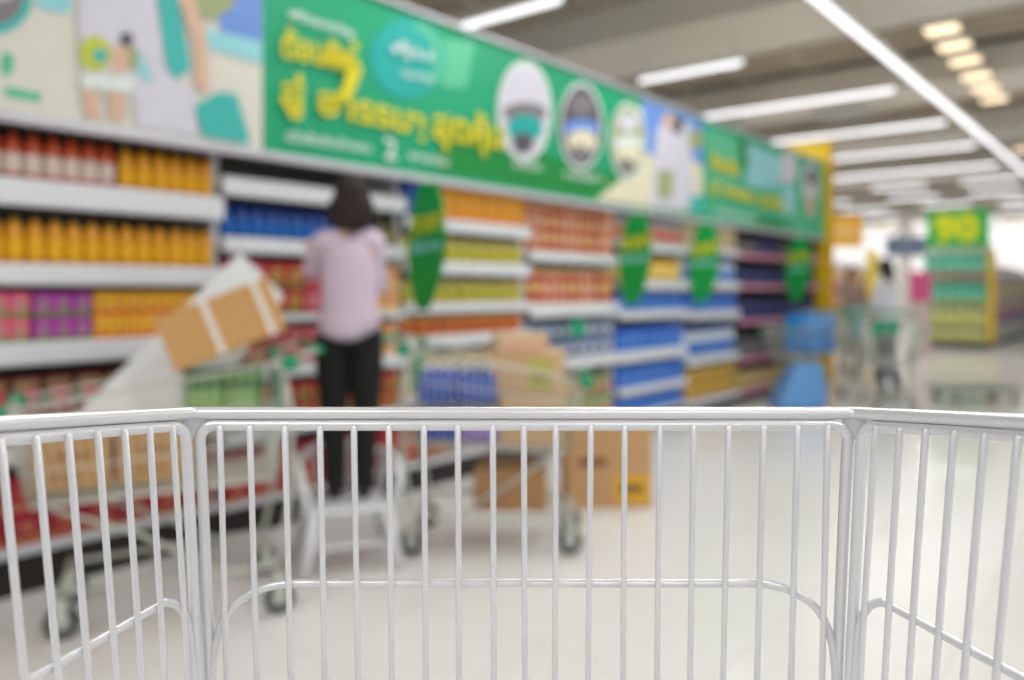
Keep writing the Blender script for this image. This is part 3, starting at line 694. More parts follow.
# ================================================================= step chair
plast = M('white_plastic', (232,234,236), .35)
sc = Vector((-.80, 3.93, 0))
st = thing('step_chair', 'low white plastic chair the woman is standing on', 'chair', sc, .35)
m = BM(); box(m, (-.20,-.19,.272), (.20,.19,.30), bev=.010); obj('seat', m, plast, st)
for (x, y) in ((-.17,-.16),(.17,-.16),(-.17,.16),(.17,.16)):
    m = BM(); tube(m, [(x,y,.274),(x*1.12,y*1.12,.14),(x*1.3,y*1.3,.0)], [.032,.026,.022], 8); obj('leg', m, plast, st)
m = BM(); tube(m, [(-.19,-.17,.12),(.19,-.17,.12)], .012, 8); tube(m, [(-.19,-.17,.12),(-.19,.17,.12)], .012, 8); tube(m, [(.19,-.17,.12),(.19,.17,.12)], .012, 8); obj('stretcher', m, plast, st)
for s in (-1, 1):
    m = BM(); tube(m, [(s*.20,-.17,.29),(s*.225,-.17,.42),(s*.23,-.10,.485),(s*.23,.08,.495),(s*.215,.17,.48),(s*.20,.18,.29)], [.022,.02,.02,.02,.02,.022], 8); obj('armrest', m, plast, st)
m = BM(); tube(m, [(-.215,.175,.47),(-.1,.2,.53),(.1,.2,.53),(.215,.175,.47)], .022, 8)
for x in (-.12,-.04,.04,.12): tube(m, [(x,.18,.295),(x,.197,.525)], .012, 6)
obj('backrest', m, plast, st)

# ================================================================= people
def skin_mesh(verts, edges, radii, root=0, sub=2):
    me = bpy.data.meshes.new('skeleton'); me.from_pydata([tuple(v) for v in verts], edges, [])
    o = bpy.data.objects.new('skeleton', me); C.objects.link(o)
    b = bmesh.new(); b.from_mesh(me); ly = b.verts.layers.skin.verify()
    b.verts.ensure_lookup_table()
    for i, v in enumerate(b.verts):
        r = radii[i]; v[ly].radius = r if isinstance(r, tuple) else (r, r); v[ly].use_root = (i == root)
    b.to_mesh(me); b.free()
    md = o.modifiers.new('skin', 'SKIN'); md.use_smooth_shade = True; md.branch_smoothing = .4
    sd = o.modifiers.new('sub', 'SUBSURF'); sd.levels = sub; sd.render_levels = sub
    dg = bpy.context.evaluated_depsgraph_get(); dg.update()
    out = bpy.data.meshes.new_from_object(o.evaluated_get(dg))
    bpy.data.objects.remove(o); return out
def join(name, meshes, mats, mis=None):
    b = bmesh.new()
    for k, me in enumerate(meshes):
        if isinstance(me, bpy.types.Mesh):
            n0 = len(b.faces); b.from_mesh(me); b.faces.ensure_lookup_table()
            for f in b.faces[n0:]: f.material_index = mis[k] if mis else 0; f.smooth = True
    return mesh(name, b, mats)
def ellipsoid(c, r, seg=20, fn=None, rot=None):
    b = bmesh.new(); bmesh.ops.create_uvsphere(b, u_segments=seg, v_segments=seg*2//3, radius=1)
    for v in b.verts:
        p = v.co.copy()
        if fn: p = fn(p)
        p = Vector((p.x*r[0], p.y*r[1], p.z*r[2]))
        if rot: p = rot @ p
        v.co = p + Vector(c)
    for f in b.faces: f.smooth = True
    me = bpy.data.meshes.new('ellipsoid'); b.to_mesh(me); b.free(); return me
def hand(wrist, elbow, curl=.5, side=1, facing=Vector((0,0,-1))):
    """palm and five fingers; returns meshes"""
    d = (wrist-elbow).normalized(); s = d.cross(facing).normalized()*side; nrm = s.cross(d)*side
    if nrm.dot(facing) < 0: nrm = -nrm
    out = []
    palm = [wrist - d*.01, wrist + d*.035, wrist + d*.075]
    out.append(skin_mesh(palm, [(0,1),(1,2)], [(.022,.016),(.034,.014),(.036,.012)], 0, 2))
    for i, (off, ln) in enumerate(((-.028,.062),(-.010,.072),(.009,.068),(.027,.052))):
        b = wrist + d*.07 + s*off; q = [b]; ang = 0
        for k, seg in enumerate((.45,.32,.23)):
            ang += curl*(.5+.35*k); q.append(q[-1] + (d*math.cos(ang) + nrm*math.sin(ang))*ln*seg)
        out.append(skin_mesh(q, [(0,1),(1,2),(2,3)], [.009,.0085,.008,.0065], 0, 2))
    b = wrist + d*.02 - s*.026; t = (d*.7 - s*.6 + nrm*.35).normalized()
    q = [b, b+t*.03, b+t*.05+d*.012, b+t*.055+d*.035]
    out.append(skin_mesh(q, [(0,1),(1,2),(2,3)], [.012,.011,.009,.007], 0, 2))
    return out
def make_person(label, loc, rotz, J, cols, hairstyle='short', group=None, scale=1.0):
    """J: joint positions in metres, x across, y towards where the person faces, z above the soles"""
    t = thing('person', label, 'person', loc, rotz, group); t.scale = (scale,)*3
    skinm, shirtm, trom, hairm, shoem = cols
    V3 = Vector; g = {k: V3(v) for k, v in J.items() if k != 'cuff'}
    names = ['pelvis','belly','chest','neck0','neck1','headc','sL','eL','wL','sR','eR','wR','hL','kL','aL','tL','hR','kR','aR','tR']
    rad = dict(pelvis=(.125,.09), belly=(.105,.075), chest=(.12,.085), neck0=(.06,.06), neck1=(.05,.05), headc=(.06,.07), sL=.046, eL=.033, wL=.023, sR=.046, eR=.033, wR=.023,
               hL=(.082,.085), kL=.052, aL=.034, tL=(.034,.022), hR=(.082,.085), kR=.052, aR=.034, tR=(.034,.022))
    E = [('pelvis','belly'),('belly','chest'),('chest','neck0'),('neck0','neck1'),('neck1','headc'),('chest','sL'),('sL','eL'),('eL','wL'),('chest','sR'),('sR','eR'),('eR','wR'),
         ('pelvis','hL'),('hL','kL'),('kL','aL'),('aL','tL'),('pelvis','hR'),('hR','kR'),('kR','aR'),('aR','tR')]
    ix = {n_: i for i, n_ in enumerate(names)}
    body = skin_mesh([g[n_] for n_ in names], [(ix[a], ix[b]) for a, b in E], [rad[n_] for n_ in names], 0, 2)
    hc = g['headc']
    def face(p):
        q = p.copy()
        if p.z < 0: q.x *= 1-.22*(-p.z)**1.5; q.y = q.y*(1-.1*(-p.z)) + .06*(-p.z)
        if p.y > .5: q.y += .0
        return q
    head = ellipsoid(hc + V3((0,0,.02)), (.074,.092,.112), 24, face)
    nose = ellipsoid(hc + V3((0,.098,.0)), (.013,.02,.026), 12)
    ears = [ellipsoid(hc + V3((s*.076,.0,.0)), (.010,.018,.03), 12) for s in (-1, 1)]
    lips = ellipsoid(hc + V3((0,.086,-.042)), (.024,.012,.009), 12)
    eyes = [ellipsoid(hc + V3((s*.03,.078,.02)), (.013,.009,.007), 12) for s in (-1, 1)]
    irises = [ellipsoid(hc + V3((s*.03,.0855,.02)), (.005,.003,.005), 10) for s in (-1, 1)]
    hs = hand(g['wL'], g['eL'], .35, -1, J.get('faceL', V3((0,.2,-1)))) + hand(g['wR'], g['eR'], .5, 1, J.get('faceR', V3((0,.2,-1))))
    parts = [body, head, nose] + ears + hs + [lips] + eyes + irises
    mis = [0]*(3+2+len(hs)) + [1] + [2,2] + [3,3]
    obj('body', join('person_body', parts, [skinm, M('lips', (178,96,90), .5), M('eye_white', (235,235,235), .3), M('iris_dark', (40,26,20), .3)], mis), None, t)
    # shirt
    n2 = ['skirt','hem','belly','chest','yoke','sL','mL','eL','qL','sR','mR','eR','qR']
    g['hem'] = g['pelvis'] + V3((0,0,.05)); g['skirt'] = g['pelvis'] - V3((0,0,.085)); g['yoke'] = g['neck0'] - V3((0,0,.015))
    g['mL'] = (g['sL']+g['eL'])/2; g['mR'] = (g['sR']+g['eR'])/2; g['qL'] = lerp(g['eL'], g['wL'], J.get('cuff', .9)); g['qR'] = lerp(g['eR'], g['wR'], J.get('cuff', .9))
    rs = dict(skirt=(.165,.125), hem=(.160,.122), belly=(.138,.108), chest=(.158,.118), yoke=(.095,.08), sL=.078, mL=.068, eL=.058, qL=.046, sR=.078, mR=.068, eR=.058, qR=.046)
    E2 = [('skirt','hem'),('hem','belly'),('belly','chest'),('chest','yoke'),('chest','sL'),('sL','mL'),('mL','eL'),('eL','qL'),('chest','sR'),('sR','mR'),('mR','eR'),('eR','qR')]
    ix = {n_: i for i, n_ in enumerate(n2)}
    torso = ['skirt','hem','belly','chest','yoke']; ET = [(0,1),(1,2),(2,3),(3,4)]
    sl = BM()
    for q_ in 'LR':
        sh = g['s'+q_]; base = lerp(g['chest'], sh, .35) + V3((0,0,.045))
        path = smooth([base, sh, g['m'+q_], g['e'+q_], g['q'+q_]], 5); nn = len(path)
        rr_ = [lerp(.064, .052, min(1, i/(nn*.5))) if i < nn*.5 else lerp(.052, .039, (i-nn*.5)/(nn*.5)) for i in range(nn)]
        tube(sl, path, rr_, 16)
    slm = bpy.data.meshes.new('sleeves'); sl.to_mesh(slm); sl.free()
    obj('shirt', join('person_shirt', [skin_mesh([g[n_] for n_ in torso], ET, [rs[n_] for n_ in torso], 0, 2), slm], [shirtm]), None, t)
    # trousers
    n3 = ['waist','hL','tL2','kL','cL','aL','bL','hR','tR2','kR','cR','aR','bR']
    g['waist'] = g['pelvis'] + V3((0,0,.05)); 
    for s in 'LR':
        g['t%s2' % s] = lerp(g['h'+s], g['k'+s], .5); g['c'+s] = lerp(g['k'+s], g['a'+s], .45); g['b'+s] = g['a'+s] - V3((0,0,.035))
    rt = dict(waist=(.135,.10), hL=(.10,.105), tL2=(.096,.092), kL=.072, cL=.064, aL=.054, bL=.054, hR=(.10,.105), tR2=(.096,.092), kR=.072, cR=.064, aR=.054, bR=.054)
    E3 = [('waist','hL'),('hL','tL2'),('tL2','kL'),('kL','cL'),('cL','aL'),('aL','bL'),('waist','hR'),('hR','tR2'),('tR2','kR'),('kR','cR'),('cR','aR'),('aR','bR')]
    ix = {n_: i for i, n_ in enumerate(n3)}
    obj('trousers', join('person_trousers', [skin_mesh([g[n_] for n_ in n3], [(ix[a], ix[b]) for a, b in E3], [rt[n_] for n_ in n3], 0, 2)], [trom]), None, t)
    for s in 'LR':
        a = g['a'+s]; q = [V3((a.x,a.y-.045,.034)), V3((a.x,a.y+.03,.036)), V3((a.x,a.y+.12,.030)), V3((a.x,a.y+.17,.027))]
        obj('shoe', join('person_shoe', [skin_mesh(q, [(0,1),(1,2),(2,3)], [(.036,.034),(.038,.036),(.042,.030),(.034,.024)], 0, 2)], [shoem]), None, t)
    # hair
    def hf(p):
        q = p.copy()
        if p.y > .35 and p.z < .55: q *= .80
        return q
    hp = [ellipsoid(hc + V3((0,-.012,.03)), (.090,.104,.118), 24, hf)]
    if hairstyle == 'bob': hp.append(skin_mesh([hc+V3((0,-.035,.05)), hc+V3((0,-.05,-.04)), hc+V3((0,-.06,-.15))], [(0,1),(1,2)], [(.12,.085),(.125,.07),(.11,.05)], 0, 2))
    if hairstyle == 'tail': hp.append(skin_mesh([hc+V3((0,-.09,.06)), hc+V3((0,-.14,.0)), hc+V3((0,-.13,-.12))], [(0,1),(1,2)], [.032,.035,.016], 0, 2))
    obj('hair', join('person_hair', hp, [hairm]), None, t)
    return t
skinM = M('skin_warm', (214,166,138), .5, var=.04, scale=20)
hairM = M('hair_dark_brown', (38,24,20), .75, var=.2, scale=60)
J1 = dict(pelvis=(0,0,.80), belly=(0,0,.97), chest=(0,0,1.16), neck0=(0,0,1.29), neck1=(0,0,1.35), headc=(.012,.02,1.425),
          sL=(-.118,0,1.235), eL=(-.195,.13,1.10), wL=(-.20,.30,1.22), sR=(.118,0,1.235), eR=(.125,.10,1.02), wR=(.02,.26,1.10),
          hL=(-.078,0,.76), kL=(-.075,.01,.42), aL=(-.068,-.01,.075), tL=(-.068,.11,.03), hR=(.078,0,.76), kR=(.078,.01,.42), aR=(.072,-.01,.075), tR=(.072,.11,.03), cuff=.85)
make_person('woman in lilac top and black trousers on a white step chair, reaching to a shelf', (-.79, 3.95, .30), .12, J1,
            (skinM, M('knit_lilac', (216,198,216), .8, var=.04, scale=40, bump=.15), M('trousers_black', (14,15,17), .8), hairM, M('shoe_black', (24,24,26), .5)), 'bob')
J2 = dict(pelvis=(0,0,.90), belly=(0,0,1.07), chest=(0,0,1.27), neck0=(0,0,1.41), neck1=(0,0,1.48), headc=(0,.02,1.56),
          sL=(-.155,0,1.37), eL=(-.21,.06,1.10), wL=(-.17,.26,1.02), sR=(.155,0,1.37), eR=(.21,.06,1.10), wR=(.17,.26,1.02),
          hL=(-.09,0,.86), kL=(-.10,.03,.47), aL=(-.10,-.02,.075), tL=(-.10,.10,.03), hR=(.09,0,.86), kR=(.10,.0,.47), aR=(.11,-.10,.075), tR=(.11,.02,.03), cuff=.9)
# shopper pushing a trolley towards us at the end of the aisle
q = floor_at(886, 398)
make_person('shopper with dark hair and white top standing behind a trolley with a green plate', q, PI*.22, J2,
            (skinM, M('top_white', (220,222,230), .8), M('jeans_navy', (36,46,70), .8), M('hair_black', (26,24,26), .4), M('shoe_grey', (60,62,70), .6)), 'bob')
q2 = Vector(((853-CXP)/F*13.2, 13.2, 0))
make_person('distant shopper in a grey-brown top behind the cyan packs', q2, PI*1.1, J2,
            (skinM, M('top_taupe', (150,132,128), .8), M('trousers_grey', (90,90,96), .8), hairM, M('shoe_grey', (60,62,70), .6)), 'bob')

# ---------------------------------------------------------------- trolleys at the end of the aisle
def trolley_copy(label, loc, rot):
    o = copy_tree(t1); o.location = loc; o.rotation_euler = (0,0,rot); o['label'] = label; return o
ta = Vector(((890-CXP)/F*9.0, 9.02, 0))
trolley_copy('trolley pushed by the shopper in the white top', TL(ta, -PI*.6, -.38, 0, 0), -PI*.6)
tb = Vector(((804-CXP)/F*9.9, 9.9, 0)) 
pB = TL(tb, -2.5, -.45, 0, 0)
trolley_copy('trolley heaped with bright blue bottle packs beside the dark shelves', pB, -2.5)
tc_ = Vector(((862-CXP)/F*12.2, 12.2, 0))
trolley_copy('trolley carrying cyan packs, between the two distant shoppers', TL(tc_, -1.8, -.45, 0, 0), -1.8)
# bright blue packs heaped on the second trolley
sky = M('pack_bright_blue', (30,160,245), .3); skyl = M('pack_light_blue', (100,158,216), .3); cyan = M('pack_cyan', (96,190,226), .35)
def wrap_pack(loc, rot, w, d, h, mt, label, group):
    m = BM(); box(m, (-w/2,-d/2,0), (w/2,d/2,h), bev=min(w,d,h)*.22); 
    for k in range(1, 4): tube(m, [(-w/2+w*k/4,-d/2-.001,h*.08),(-w/2+w*k/4,-d/2-.006,h*.5),(-w/2+w*k/4,-d/2-.001,h*.92)], .006, 6)
    o = obj('water_pack', m, mt, None, loc, rot); tag(o, label, 'pack', group)
    m = BM(); tube(m, [(-w*.2,0,h-.004),(-w*.12,0,h+.035),(w*.12,0,h+.035),(w*.2,0,h-.004)], .006, 6); obj('carry_strap', m, K((220,230,240)), o)
    return o
for (x, y, z) in ((.20,-.12,.555),(.20,.11,.555),(.46,-.10,.55),(.46,.10,.55),(.18,-.12,.79),(.18,.11,.79),(.45,-.10,.785),(.45,.10,.785)):
    wrap_pack(TL(pB, -2.5, x, y, z), -2.5, .24, .19, .225, sky, 'bright blue water pack heaped in the trolley beside the dark shelves', 'bright blue packs on a trolley')
pC = TL(tc_, -1.8, -.45, 0, 0)
for (x, y, z) in ((.22,-.11,.56),(.22,.11,.56),(.47,0,.56),(.24,.0,.80)):
    wrap_pack(TL(pC, -1.8, x, y, z), -1.8, .24, .2, .23, cyan, 'cyan pack in the farther trolley between the shoppers', 'cyan packs')
# light blue sack on the floor
sk = floor_at(796, 408)
m = BM(); bmesh.ops.create_cube(m, size=1)
bmesh.ops.subdivide_edges(m, edges=m.edges[:], cuts=5, use_grid_fill=True)
for v_ in m.verts:
    f = v_.co.z+.5; s = 1-.45*f**1.4; p = v_.co
    v_.co = Vector((p.x*.52*s - .0 + .12*f, p.y*.36*s, f*.50)) + noise.noise_vector(p*3)*.012*(1 if f > .02 else 0)
for f in m.faces: f.smooth = True
tag(obj('plastic_sack', m, skyl, None, sk+Vector((-.02,-.05,0)), .1), 'light blue sack slumped on the floor by the dark shelves', 'sack')

# low flat trolley near the frame edge
lt = Vector(((975-CXP)/F*9.6, 9.6, 0))
t = thing('flatbed_trolley', 'low flatbed trolley at the open floor before the teal display', 'trolley', lt, .1)
m = BM(); box(m, (-.45,-.28,.14), (.45,.28,.175), bev=.008); obj('platform', m, M('flatbed_grey', (110,122,118), .5), t)
for (x, y) in ((-.36,-.2),(.36,-.2),(-.36,.2),(.36,.2)): caster(t, x, y, .8)

# ---------------------------------------------------------------- 90 display gondola
gd = thing('display_stand', 'white display stand with rows of teal bottles under a green 90 sign', 'display stand', W(20.5, 3.1, 0), TH)
m = BM(); box(m, (.5,0,0), (.56,1.35,2.35)); obj('back_panel', m, M('display_back', (206,214,196), .6), gd)
m = BM(); box(m, (0,0,0), (.5,1.35,.16), bev=.005); obj('plinth', m, M('display_plinth', (70,70,72), .6), gd)
for k, z in enumerate((.58,1.06,1.70)):
    m = BM(); box(m, (0,.01,z-.03), (.5,1.34,z), bev=.003); s_ = obj('shelf', m, shelfm, gd)
    m = BM(); box(m, (-.02,.01,z-.06), (-.001,1.34,z+.0), bev=.002); obj('price_rail', m, (K((222,150,120)) if k == 2 else M('rail_lime', (226,220,120), .4)), s_)
m = BM(); box(m, (-.02,-.07,.16), (.56,-.001,2.2), bev=.005); obj('side_panel', m, M('display_side_yellow', (236,200,50), .5), gd)
dname = ['lowest', 'second', 'third', 'fourth', 'fifth']
for k, (z, kind, key, h) in enumerate(((.16,'bottle','greenjuice',.36),(.58,'bottle','greenjuice',.40),(1.06,'bottle','tealbottle',.50),(1.70,'bottle','tealbottle',.52))):
    n_ = 7; w = 1.3/n_
    for i in range(n_):
        put(kind, key, w, h, W(20.5+.1, 3.1+.03+w*(i+.5), z+.001), TH-PI/2, PROD[key]['t']+', %s shelf of the display under the 90 sign' % dname[k], 'display bottles %d' % k)
sg = thing('price_sign', 'bright green board with yellow 90 above the teal bottles', 'sign', W(20.45, 3.1, 0), TH)
m = BM(); box(m, (-.02,-.03,2.30), (.02,1.22,3.10), bev=.006); obj('sign_board', m, M('sign_green', (36,186,72), .5), sg)
m = BM(); text_bm(m, '90', -1.08, -.16, 2.36, 3.04, 0, 0, 0, .06)
bmesh.ops.transform(m, matrix=Matrix.Translation((-.026,0,0)) @ Matrix.Rotation(-PI/2, 4, 'Z'), verts=m.verts[:])
obj('lettering', m, M('sign_yellow', (226,236,20), .5), sg)
m = BM(); tube(m, [(0.025,.2,2.0),(0.025,.2,2.9)], .012, 8); tube(m, [(.025,1.1,2.0),(.025,1.1,2.9)], .012, 8); obj('post', m, framem, sg)
# its long side running away
def gondola(name, u0, v0, L, D, Hh, label, rows, face='side', rots=0.0):
    t = thing(name, label, 'shelving unit', W(u0, v0, 0), TH)
    m = BM(); box(m, (0,D/2-.02,0), (L,D/2+.02,Hh)); obj('back_panel', m, shelfm, t)
    m = BM(); box(m, (0,.02,0), (L,D-.02,.14)); obj('plinth', m, kickm, t)
    for z in [.16+(Hh-.3)/rows*k for k in range(rows)]:
        m = BM(); box(m, (0,0,z-.025), (L,D/2-.021,z), bev=.003); box(m, (0,D/2+.021,z-.025), (L,D,z), bev=.003); obj('shelf', m, shelfm, t)
    m = BM(); box(m, (-.03,0,0), (-.001,D,Hh+.05), bev=.004); obj('end_board', m, M('end_board_white', (216,214,210), .5), t)
    return t
def fillside(u0, u1, v, z, specs, where, w=.25, h=.28):
    x = u0; k = 0
    while x < u1-w:
        kind, key = specs[k % len(specs)]
        put(kind, key, w, h, W(x+w/2, v+w*.5, z), TH, PROD[key]['t'].split(' with')[0]+', '+where, PROD[key]['t']+where); x += w; k += 1
gondola('shelving_unit', 21.1, 3.2, 9, 1.0, 2.0, 'long gondola running away behind the teal bottle display', 5)
for k in range(5):
    fillside(21.2, 29.9, 3.23, .161+.34*k, ((('can','pinkgrey'),('bottle','tealbottle')),(('bottle','bluebottle'),('carton','redbox')),(('carton','redbox'),('bottle','tealbottle'),('can','pinkgrey')),(('bottle','tealbottle'),('carton','orangebox')),(('carton','greenpouch' if 0 else 'creambox'),('bottle','bluewhite')))[k], 'on the %s shelf of the gondola behind the display' % dname[k], .32, .3)
# far gondolas on the other side of the cross aisle
gondola('shelving_unit', 17.5, 6.3, 7, 1.0, 2.05, 'pale gondola with pink goods beyond the yellow end panel', 5)
for k in range(5):
    for i in range(8):
        key = ('pinkgrey','peachcup','creambox','pinkbox','redbox')[(k+i//2) % 5]; kind = 'carton' if 'box' in key else 'can'
    fillside(17.6, 24.4, 6.33, .161+.35*k, ((('carton','creambox'),),(('carton','pinkbox'),('can','pinkgrey')),(('carton','peachbox'),),(('can','pinkgrey'),('carton','pinkbox')),(('carton','peachbox'),('carton','creambox')))[k], 'on the %s shelf of the pink gondola' % dname[k], .34, .3)
# hanging signs far away
def hsign(px0, px1, py0, py1, Y, rgb, name, label, stripe):
    x0 = (px0-CXP)/F*Y; x1 = (px1-CXP)/F*Y; z0 = EYE+(HOR-py1)*Y/F; z1 = EYE+(HOR-py0)*Y/F
    t = thing(name, label, 'sign', ((x0+x1)/2, Y, z0), 0)
    w = (x1-x0)/2; m = BM(); box(m, (-w,-.03,0), (w,.03,z1-z0), bev=.01); obj('sign_board', m, K(rgb), t)
    m = BM(); box(m, (-w*.7,-.036,(z1-z0)*.4), (w*.6,-.031,(z1-z0)*.6), bev=.001); obj('stripe', m, K(stripe), t)
    m = BM(); tube(m, [(-w*.8,0,z1-z0-.01),(-w*.8,0,CZ-z0-.2)], .01, 6); tube(m, [(w*.8,0,z1-z0-.01),(w*.8,0,CZ-z0-.2)], .01, 6); obj('hanger', m, framem, t)
hsign(829, 862, 216, 247, 15.5, (246,186,66), 'hanging_sign', 'orange hanging sign just past the yellow end panel', (246,210,150))
hsign(886, 934, 237, 256, 24, (104,120,146), 'hanging_sign', 'slate blue hanging sign left of the 90 sign', (150,166,190))
# yellow standee and pink display
q = Vector(((872-CXP)/F*15, 15, 0)); t = thing('standee', 'narrow yellow and orange standee behind the cyan packs', 'standee', q, 0)
m = BM(); box(m, (-.1,-.02,.1), (.1,.02,2.05), bev=.01); obj('board', m, K((240,216,60)), t)
m = BM(); box(m, (-.08,-.026,.3), (.08,-.021,1.2), bev=.001); obj('panel', m, K((238,140,70)), t)
m = BM(); box(m, (-.2,-.15,0), (.2,.15,.1), bev=.01); obj('foot', m, K((200,200,200)), t)
q = Vector(((920-CXP)/F*16, 16, 0)); t = thing('dump_bin', 'magenta topped promotion stand left of the teal bottle display', 'stand', q, 0)
m = BM(); box(m, (-.15,-.15,1.1), (.15,.15,1.68), bev=.03); obj('top_box', m, K((222,90,150)), t)
m = BM(); box(m, (-.14,-.14,0), (.14,.14,1.098), bev=.01); obj('base_box', m, K((206,190,186)), t)

# ================================================================= the cart we look through
cw = M('cart_chrome', (228,228,231), .25, .38, var=.02, scale=6)
CX0, CY0 = .009, .25
ct = thing('shopping_cart', 'empty chrome wire shopping cart nearest the camera, seen from inside', 'shopping cart', (CX0, CY0, 0))
DF = .62; DB = -.16
def q3(x, d, z): return (x, d-CY0, EYE+z)
def hw(d): return .252+.29*(DF-d) if d > .0 else .4318
def tilt_(d): return min(.10, .045+.055*(DF-d)/.16)
def railz(d): return -.093+.11*(DF-d)
def lowz(d): return railz(d)-.0089
BOT = -.45
def off(d): return .0055*max(0, min(1, (.612-d)/.02))
def sx(d, z): return hw(d) + off(d) - tilt_(d)*max(0, (lowz(d)-z))
# top rail: closed loop, tight bends in front
pts = []
for d in (DB, 0, .2, .4, .55, .605): pts.append(q3(-hw(d)-off(d), d, railz(d)))
pts += [q3(-.2535, .6165, railz(.616)), q3(-.2510, .6195, railz(DF)), q3(-.246, .620, railz(DF))]
pts += [q3(x, .62, railz(DF)) for x in (-.12, 0, .12)]
pts += [q3(.246, .620, railz(DF)), q3(.2510, .6195, railz(DF)), q3(.2535, .6165, railz(.616))]
for d in (.605, .55, .4, .2, 0, DB): pts.append(q3(hw(d)+off(d), d, railz(d)))
m = BM(); tube(m, pts, .0047, 14); obj('top_rail', m, cw, ct)
# front panel
FX = .2464
def fx(z): return FX - .0415*max(0, -.1028-z)
def rr(cx, cz, r, a0, a1, d, n=6): return [q3(cx+r*math.cos(a0+(a1-a0)*i/n), d, cz+r*math.sin(a0+(a1-a0)*i/n)) for i in range(n+1)]
zt = -.1020; r_ = .011
pts = [q3(-fx(BOT+.03), .6195, BOT+.03)] + [q3(-fx(z), .6195, z) for z in (-.35, -.25, -.18)] + rr(-FX+r_, zt-r_, r_, PI, PI/2, .6195) + [q3(-.1, .6195, zt), q3(.1, .6195, zt)] + rr(FX-r_, zt-r_, r_, PI/2, 0, .6195) + [q3(fx(z), .6195, z) for z in (-.18, -.25, -.35, BOT+.03)] + rr(fx(BOT+.01)-.02, BOT+.02, .02, 0, -PI/2, .6195, 4) + rr(-fx(BOT+.01)+.02, BOT+.02, .02, -PI/2, -PI, .6195, 4)
m = BM(); tube(m, pts, .0042, 12, closed=True); fp = obj('front_panel', m, cw, ct)
tops = [220,250,285,320,354,389,424,458,493,524,556,591,625,660,694,729,764,798,828]
bots = [227,257,291,325,358,392,426,459,494,525,555,588,623,657,690,723,757,791,822]
for a, b in zip(tops, bots):
    d = .6195-.0058; xa = (a-524)*d/F - .0001; xb = (b-524)*d/F; sl = (xb-xa)/.193
    m = BM(); tube(m, [q3(xa, d+.001, -.1015), q3(xa, d, -.1030), q3(xa+sl*.1, d, -.203), q3(xa+sl*.347, d, BOT+.002)], [.0019,.00225,.00225,.00225], 10); obj('bar', m, cw, fp)
dh = .6195-.0010
hp = [q3(-.2405, dh, BOT+.003), q3(-.2385, dh, -.34), q3(-.2365, dh, -.285), q3(-.2325,dh,-.262), q3(-.224, dh, -.243), q3(-.208,dh,-.2305), q3(-.19,dh,-.2238), q3(-.172,dh,-.222), q3(-.15,dh,-.222), q3(-.11,dh,-.222), q3(-.05,dh,-.222)]
hp = hp + [q3(0,dh,-.222)] + [(-x, y, z) for x, y, z in hp[::-1]]
m = BM(); tube(m, smooth(hp), .0031, 10); obj('hoop', m, cw, fp)
# side panels
for s in (-1, 1):
    d0 = .612; rs_ = .011
    zt0 = lowz(d0)
    P_ = []
    for z in (BOT+.01, -.35, -.25, -.15, zt0-rs_-.004): P_.append(q3(s*sx(d0, z), d0, z))
    for i in range(1, 6):
        a = i/5*PI/2; dd = d0-rs_+rs_*math.cos(a); zz = lowz(dd)-rs_+rs_*math.sin(a); P_.append(q3(s*sx(dd, zz), dd, zz))
    for dd in (.55,.45,.35,.25,.15,.05,DB+.02): P_.append(q3(s*sx(dd, lowz(dd)), dd, lowz(dd)))
    for z in (-.2, BOT+.01): P_.append(q3(s*sx(DB+.02, z), DB+.02, z))
    for dd in (.1, .4): P_.append(q3(s*sx(dd, BOT), dd, BOT))
    m = BM(); tube(m, P_, .0042, 12, closed=True); sp = obj('side_panel', m, cw, ct)
    for i in range(32):
        dd = .598-.0229*i
        if dd < DB+.04: break
        ins = .0055
        m = BM(); tube(m, [q3(s*(hw(dd)+.001), dd, lowz(dd)+.001), q3(s*hw(dd), dd, lowz(dd)-.0005), q3(s*(sx(dd,-.25)-ins), dd, -.25), q3(s*(sx(dd,BOT)-ins), dd, BOT+.002)], [.0019,.00225,.00225,.00225], 10); obj('bar', m, cw, sp)
    zh = -.2245; H_ = []
    for dd, z in ((.6085,BOT+.003),(.6085,-.33),(.608,-.28),(.6055,-.2475),(.600,-.2335),(.591,-.2262),(.578,zh)): H_.append(q3(s*(sx(dd,z)-.0005), dd, z))
    for dd in (.5,.4,.3,.2,.1,0,DB+.04): H_.append(q3(s*(sx(dd,zh)-.0005), dd, zh))
    m = BM(); tube(m, smooth(H_), .0031, 10); obj('hoop', m, cw, sp)
for s in (-1, 1):
    m = BM(); a_ = [(s*.2425,.6205,-.0975),(s*.2585,.6125,-.0965),(s*.2515,.617,-.1135)]
    f1 = [m.verts.new(q3(x,y,z)) for x,y,z in a_]; f2 = [m.verts.new(q3(x,y+.0015,z)) for x,y,z in a_]
    m.faces.new(f1); m.faces.new(f2[::-1])
    for i in range(3): m.faces.new((f1[i], f1[(i+1)%3], f2[(i+1)%3], f2[i]))
    obj('corner_gusset', m, M('gusset_steel', (205,206,208), .4, .5), ct)
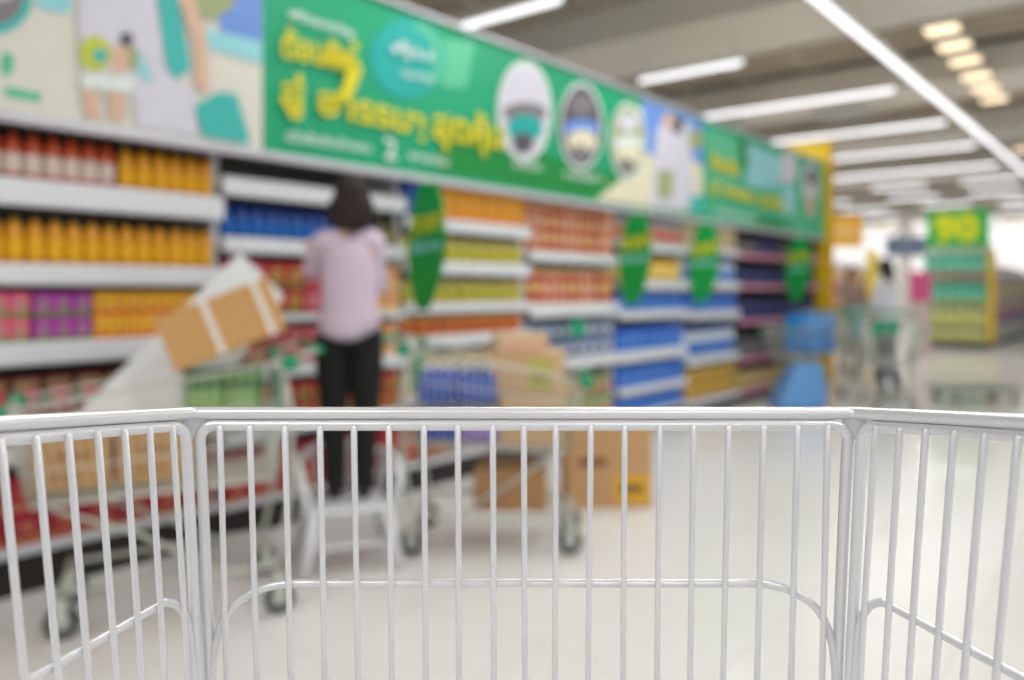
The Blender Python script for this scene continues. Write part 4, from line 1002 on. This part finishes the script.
# floor grid, rear, handle, legs and casters
m = BM()
for i in range(15):
    f = i/14*2-1; tube(m, [q3(f*(fx(BOT)-.004), .617, BOT), q3(f*(sx(.3,BOT)-.004), .3, BOT), q3(f*(sx(DB,BOT)-.004), DB+.02, BOT)], .0025, 6)
for i in range(9):
    dd = DB+.03+i*.09; tube(m, [q3(-sx(dd,BOT)+.002, dd, BOT-.005), q3(sx(dd,BOT)-.002, dd, BOT-.005)], .003, 6)
obj('bottom_grid', m, cw, ct)
m = BM()
for i in range(23):
    f = i/22*2-1; tube(m, [q3(f*hw(DB), DB+.01, railz(DB)), q3(f*sx(DB,BOT), DB+.02, BOT)], .00225, 6)
obj('rear_gate', m, cw, ct)
m = BM(); tube(m, [q3(-.42, DB-.1, .03), q3(.42, DB-.1, .03)], .014, 12); hd = obj('handle', m, tg, ct)
m = BM()
for s in (-1, 1): tube(m, [q3(s*.42, DB-.1, .03), q3(s*.43, DB-.04, .01), q3(s*hw(DB), DB, railz(DB))], .008, 8)
obj('handle_arm', m, cw, hd)
m = BM()
for s in (-1, 1):
    tube(m, [q3(s*.37, DB+.02, BOT), (s*.34, DB-CY0+.02, .5), (s*.30, DB-CY0+.04, .19), (s*.22, .62-CY0-.03, .17)], .011, 8); tube(m, [q3(s*.20, .55, BOT-.01), (s*.215, .45-CY0, .5), (s*.22, .62-CY0-.05, .18)], .011, 8)
tube(m, [(-.30,DB-CY0+.04,.19),(.30,DB-CY0+.04,.19)], .01, 8); tube(m, [(-.22,.34,.17),(.22,.34,.17)], .01, 8)
obj('chassis', m, cw, ct)
for (x, y) in ((-.30,DB-CY0+.04),(.30,DB-CY0+.04),(-.22,.34),(.22,.34)): caster(ct, x, y)

# ================================================================= view
vs = S.view_settings; vs.view_transform = 'Standard'; vs.look = 'None'; vs.gamma = 1; vs.use_curve_mapping = False; vs.exposure = -1.0
S.cycles.use_denoising = True
S.cycles.max_bounces = 6; S.cycles.diffuse_bounces = 3; S.cycles.glossy_bounces = 3; S.cycles.transmission_bounces = 3
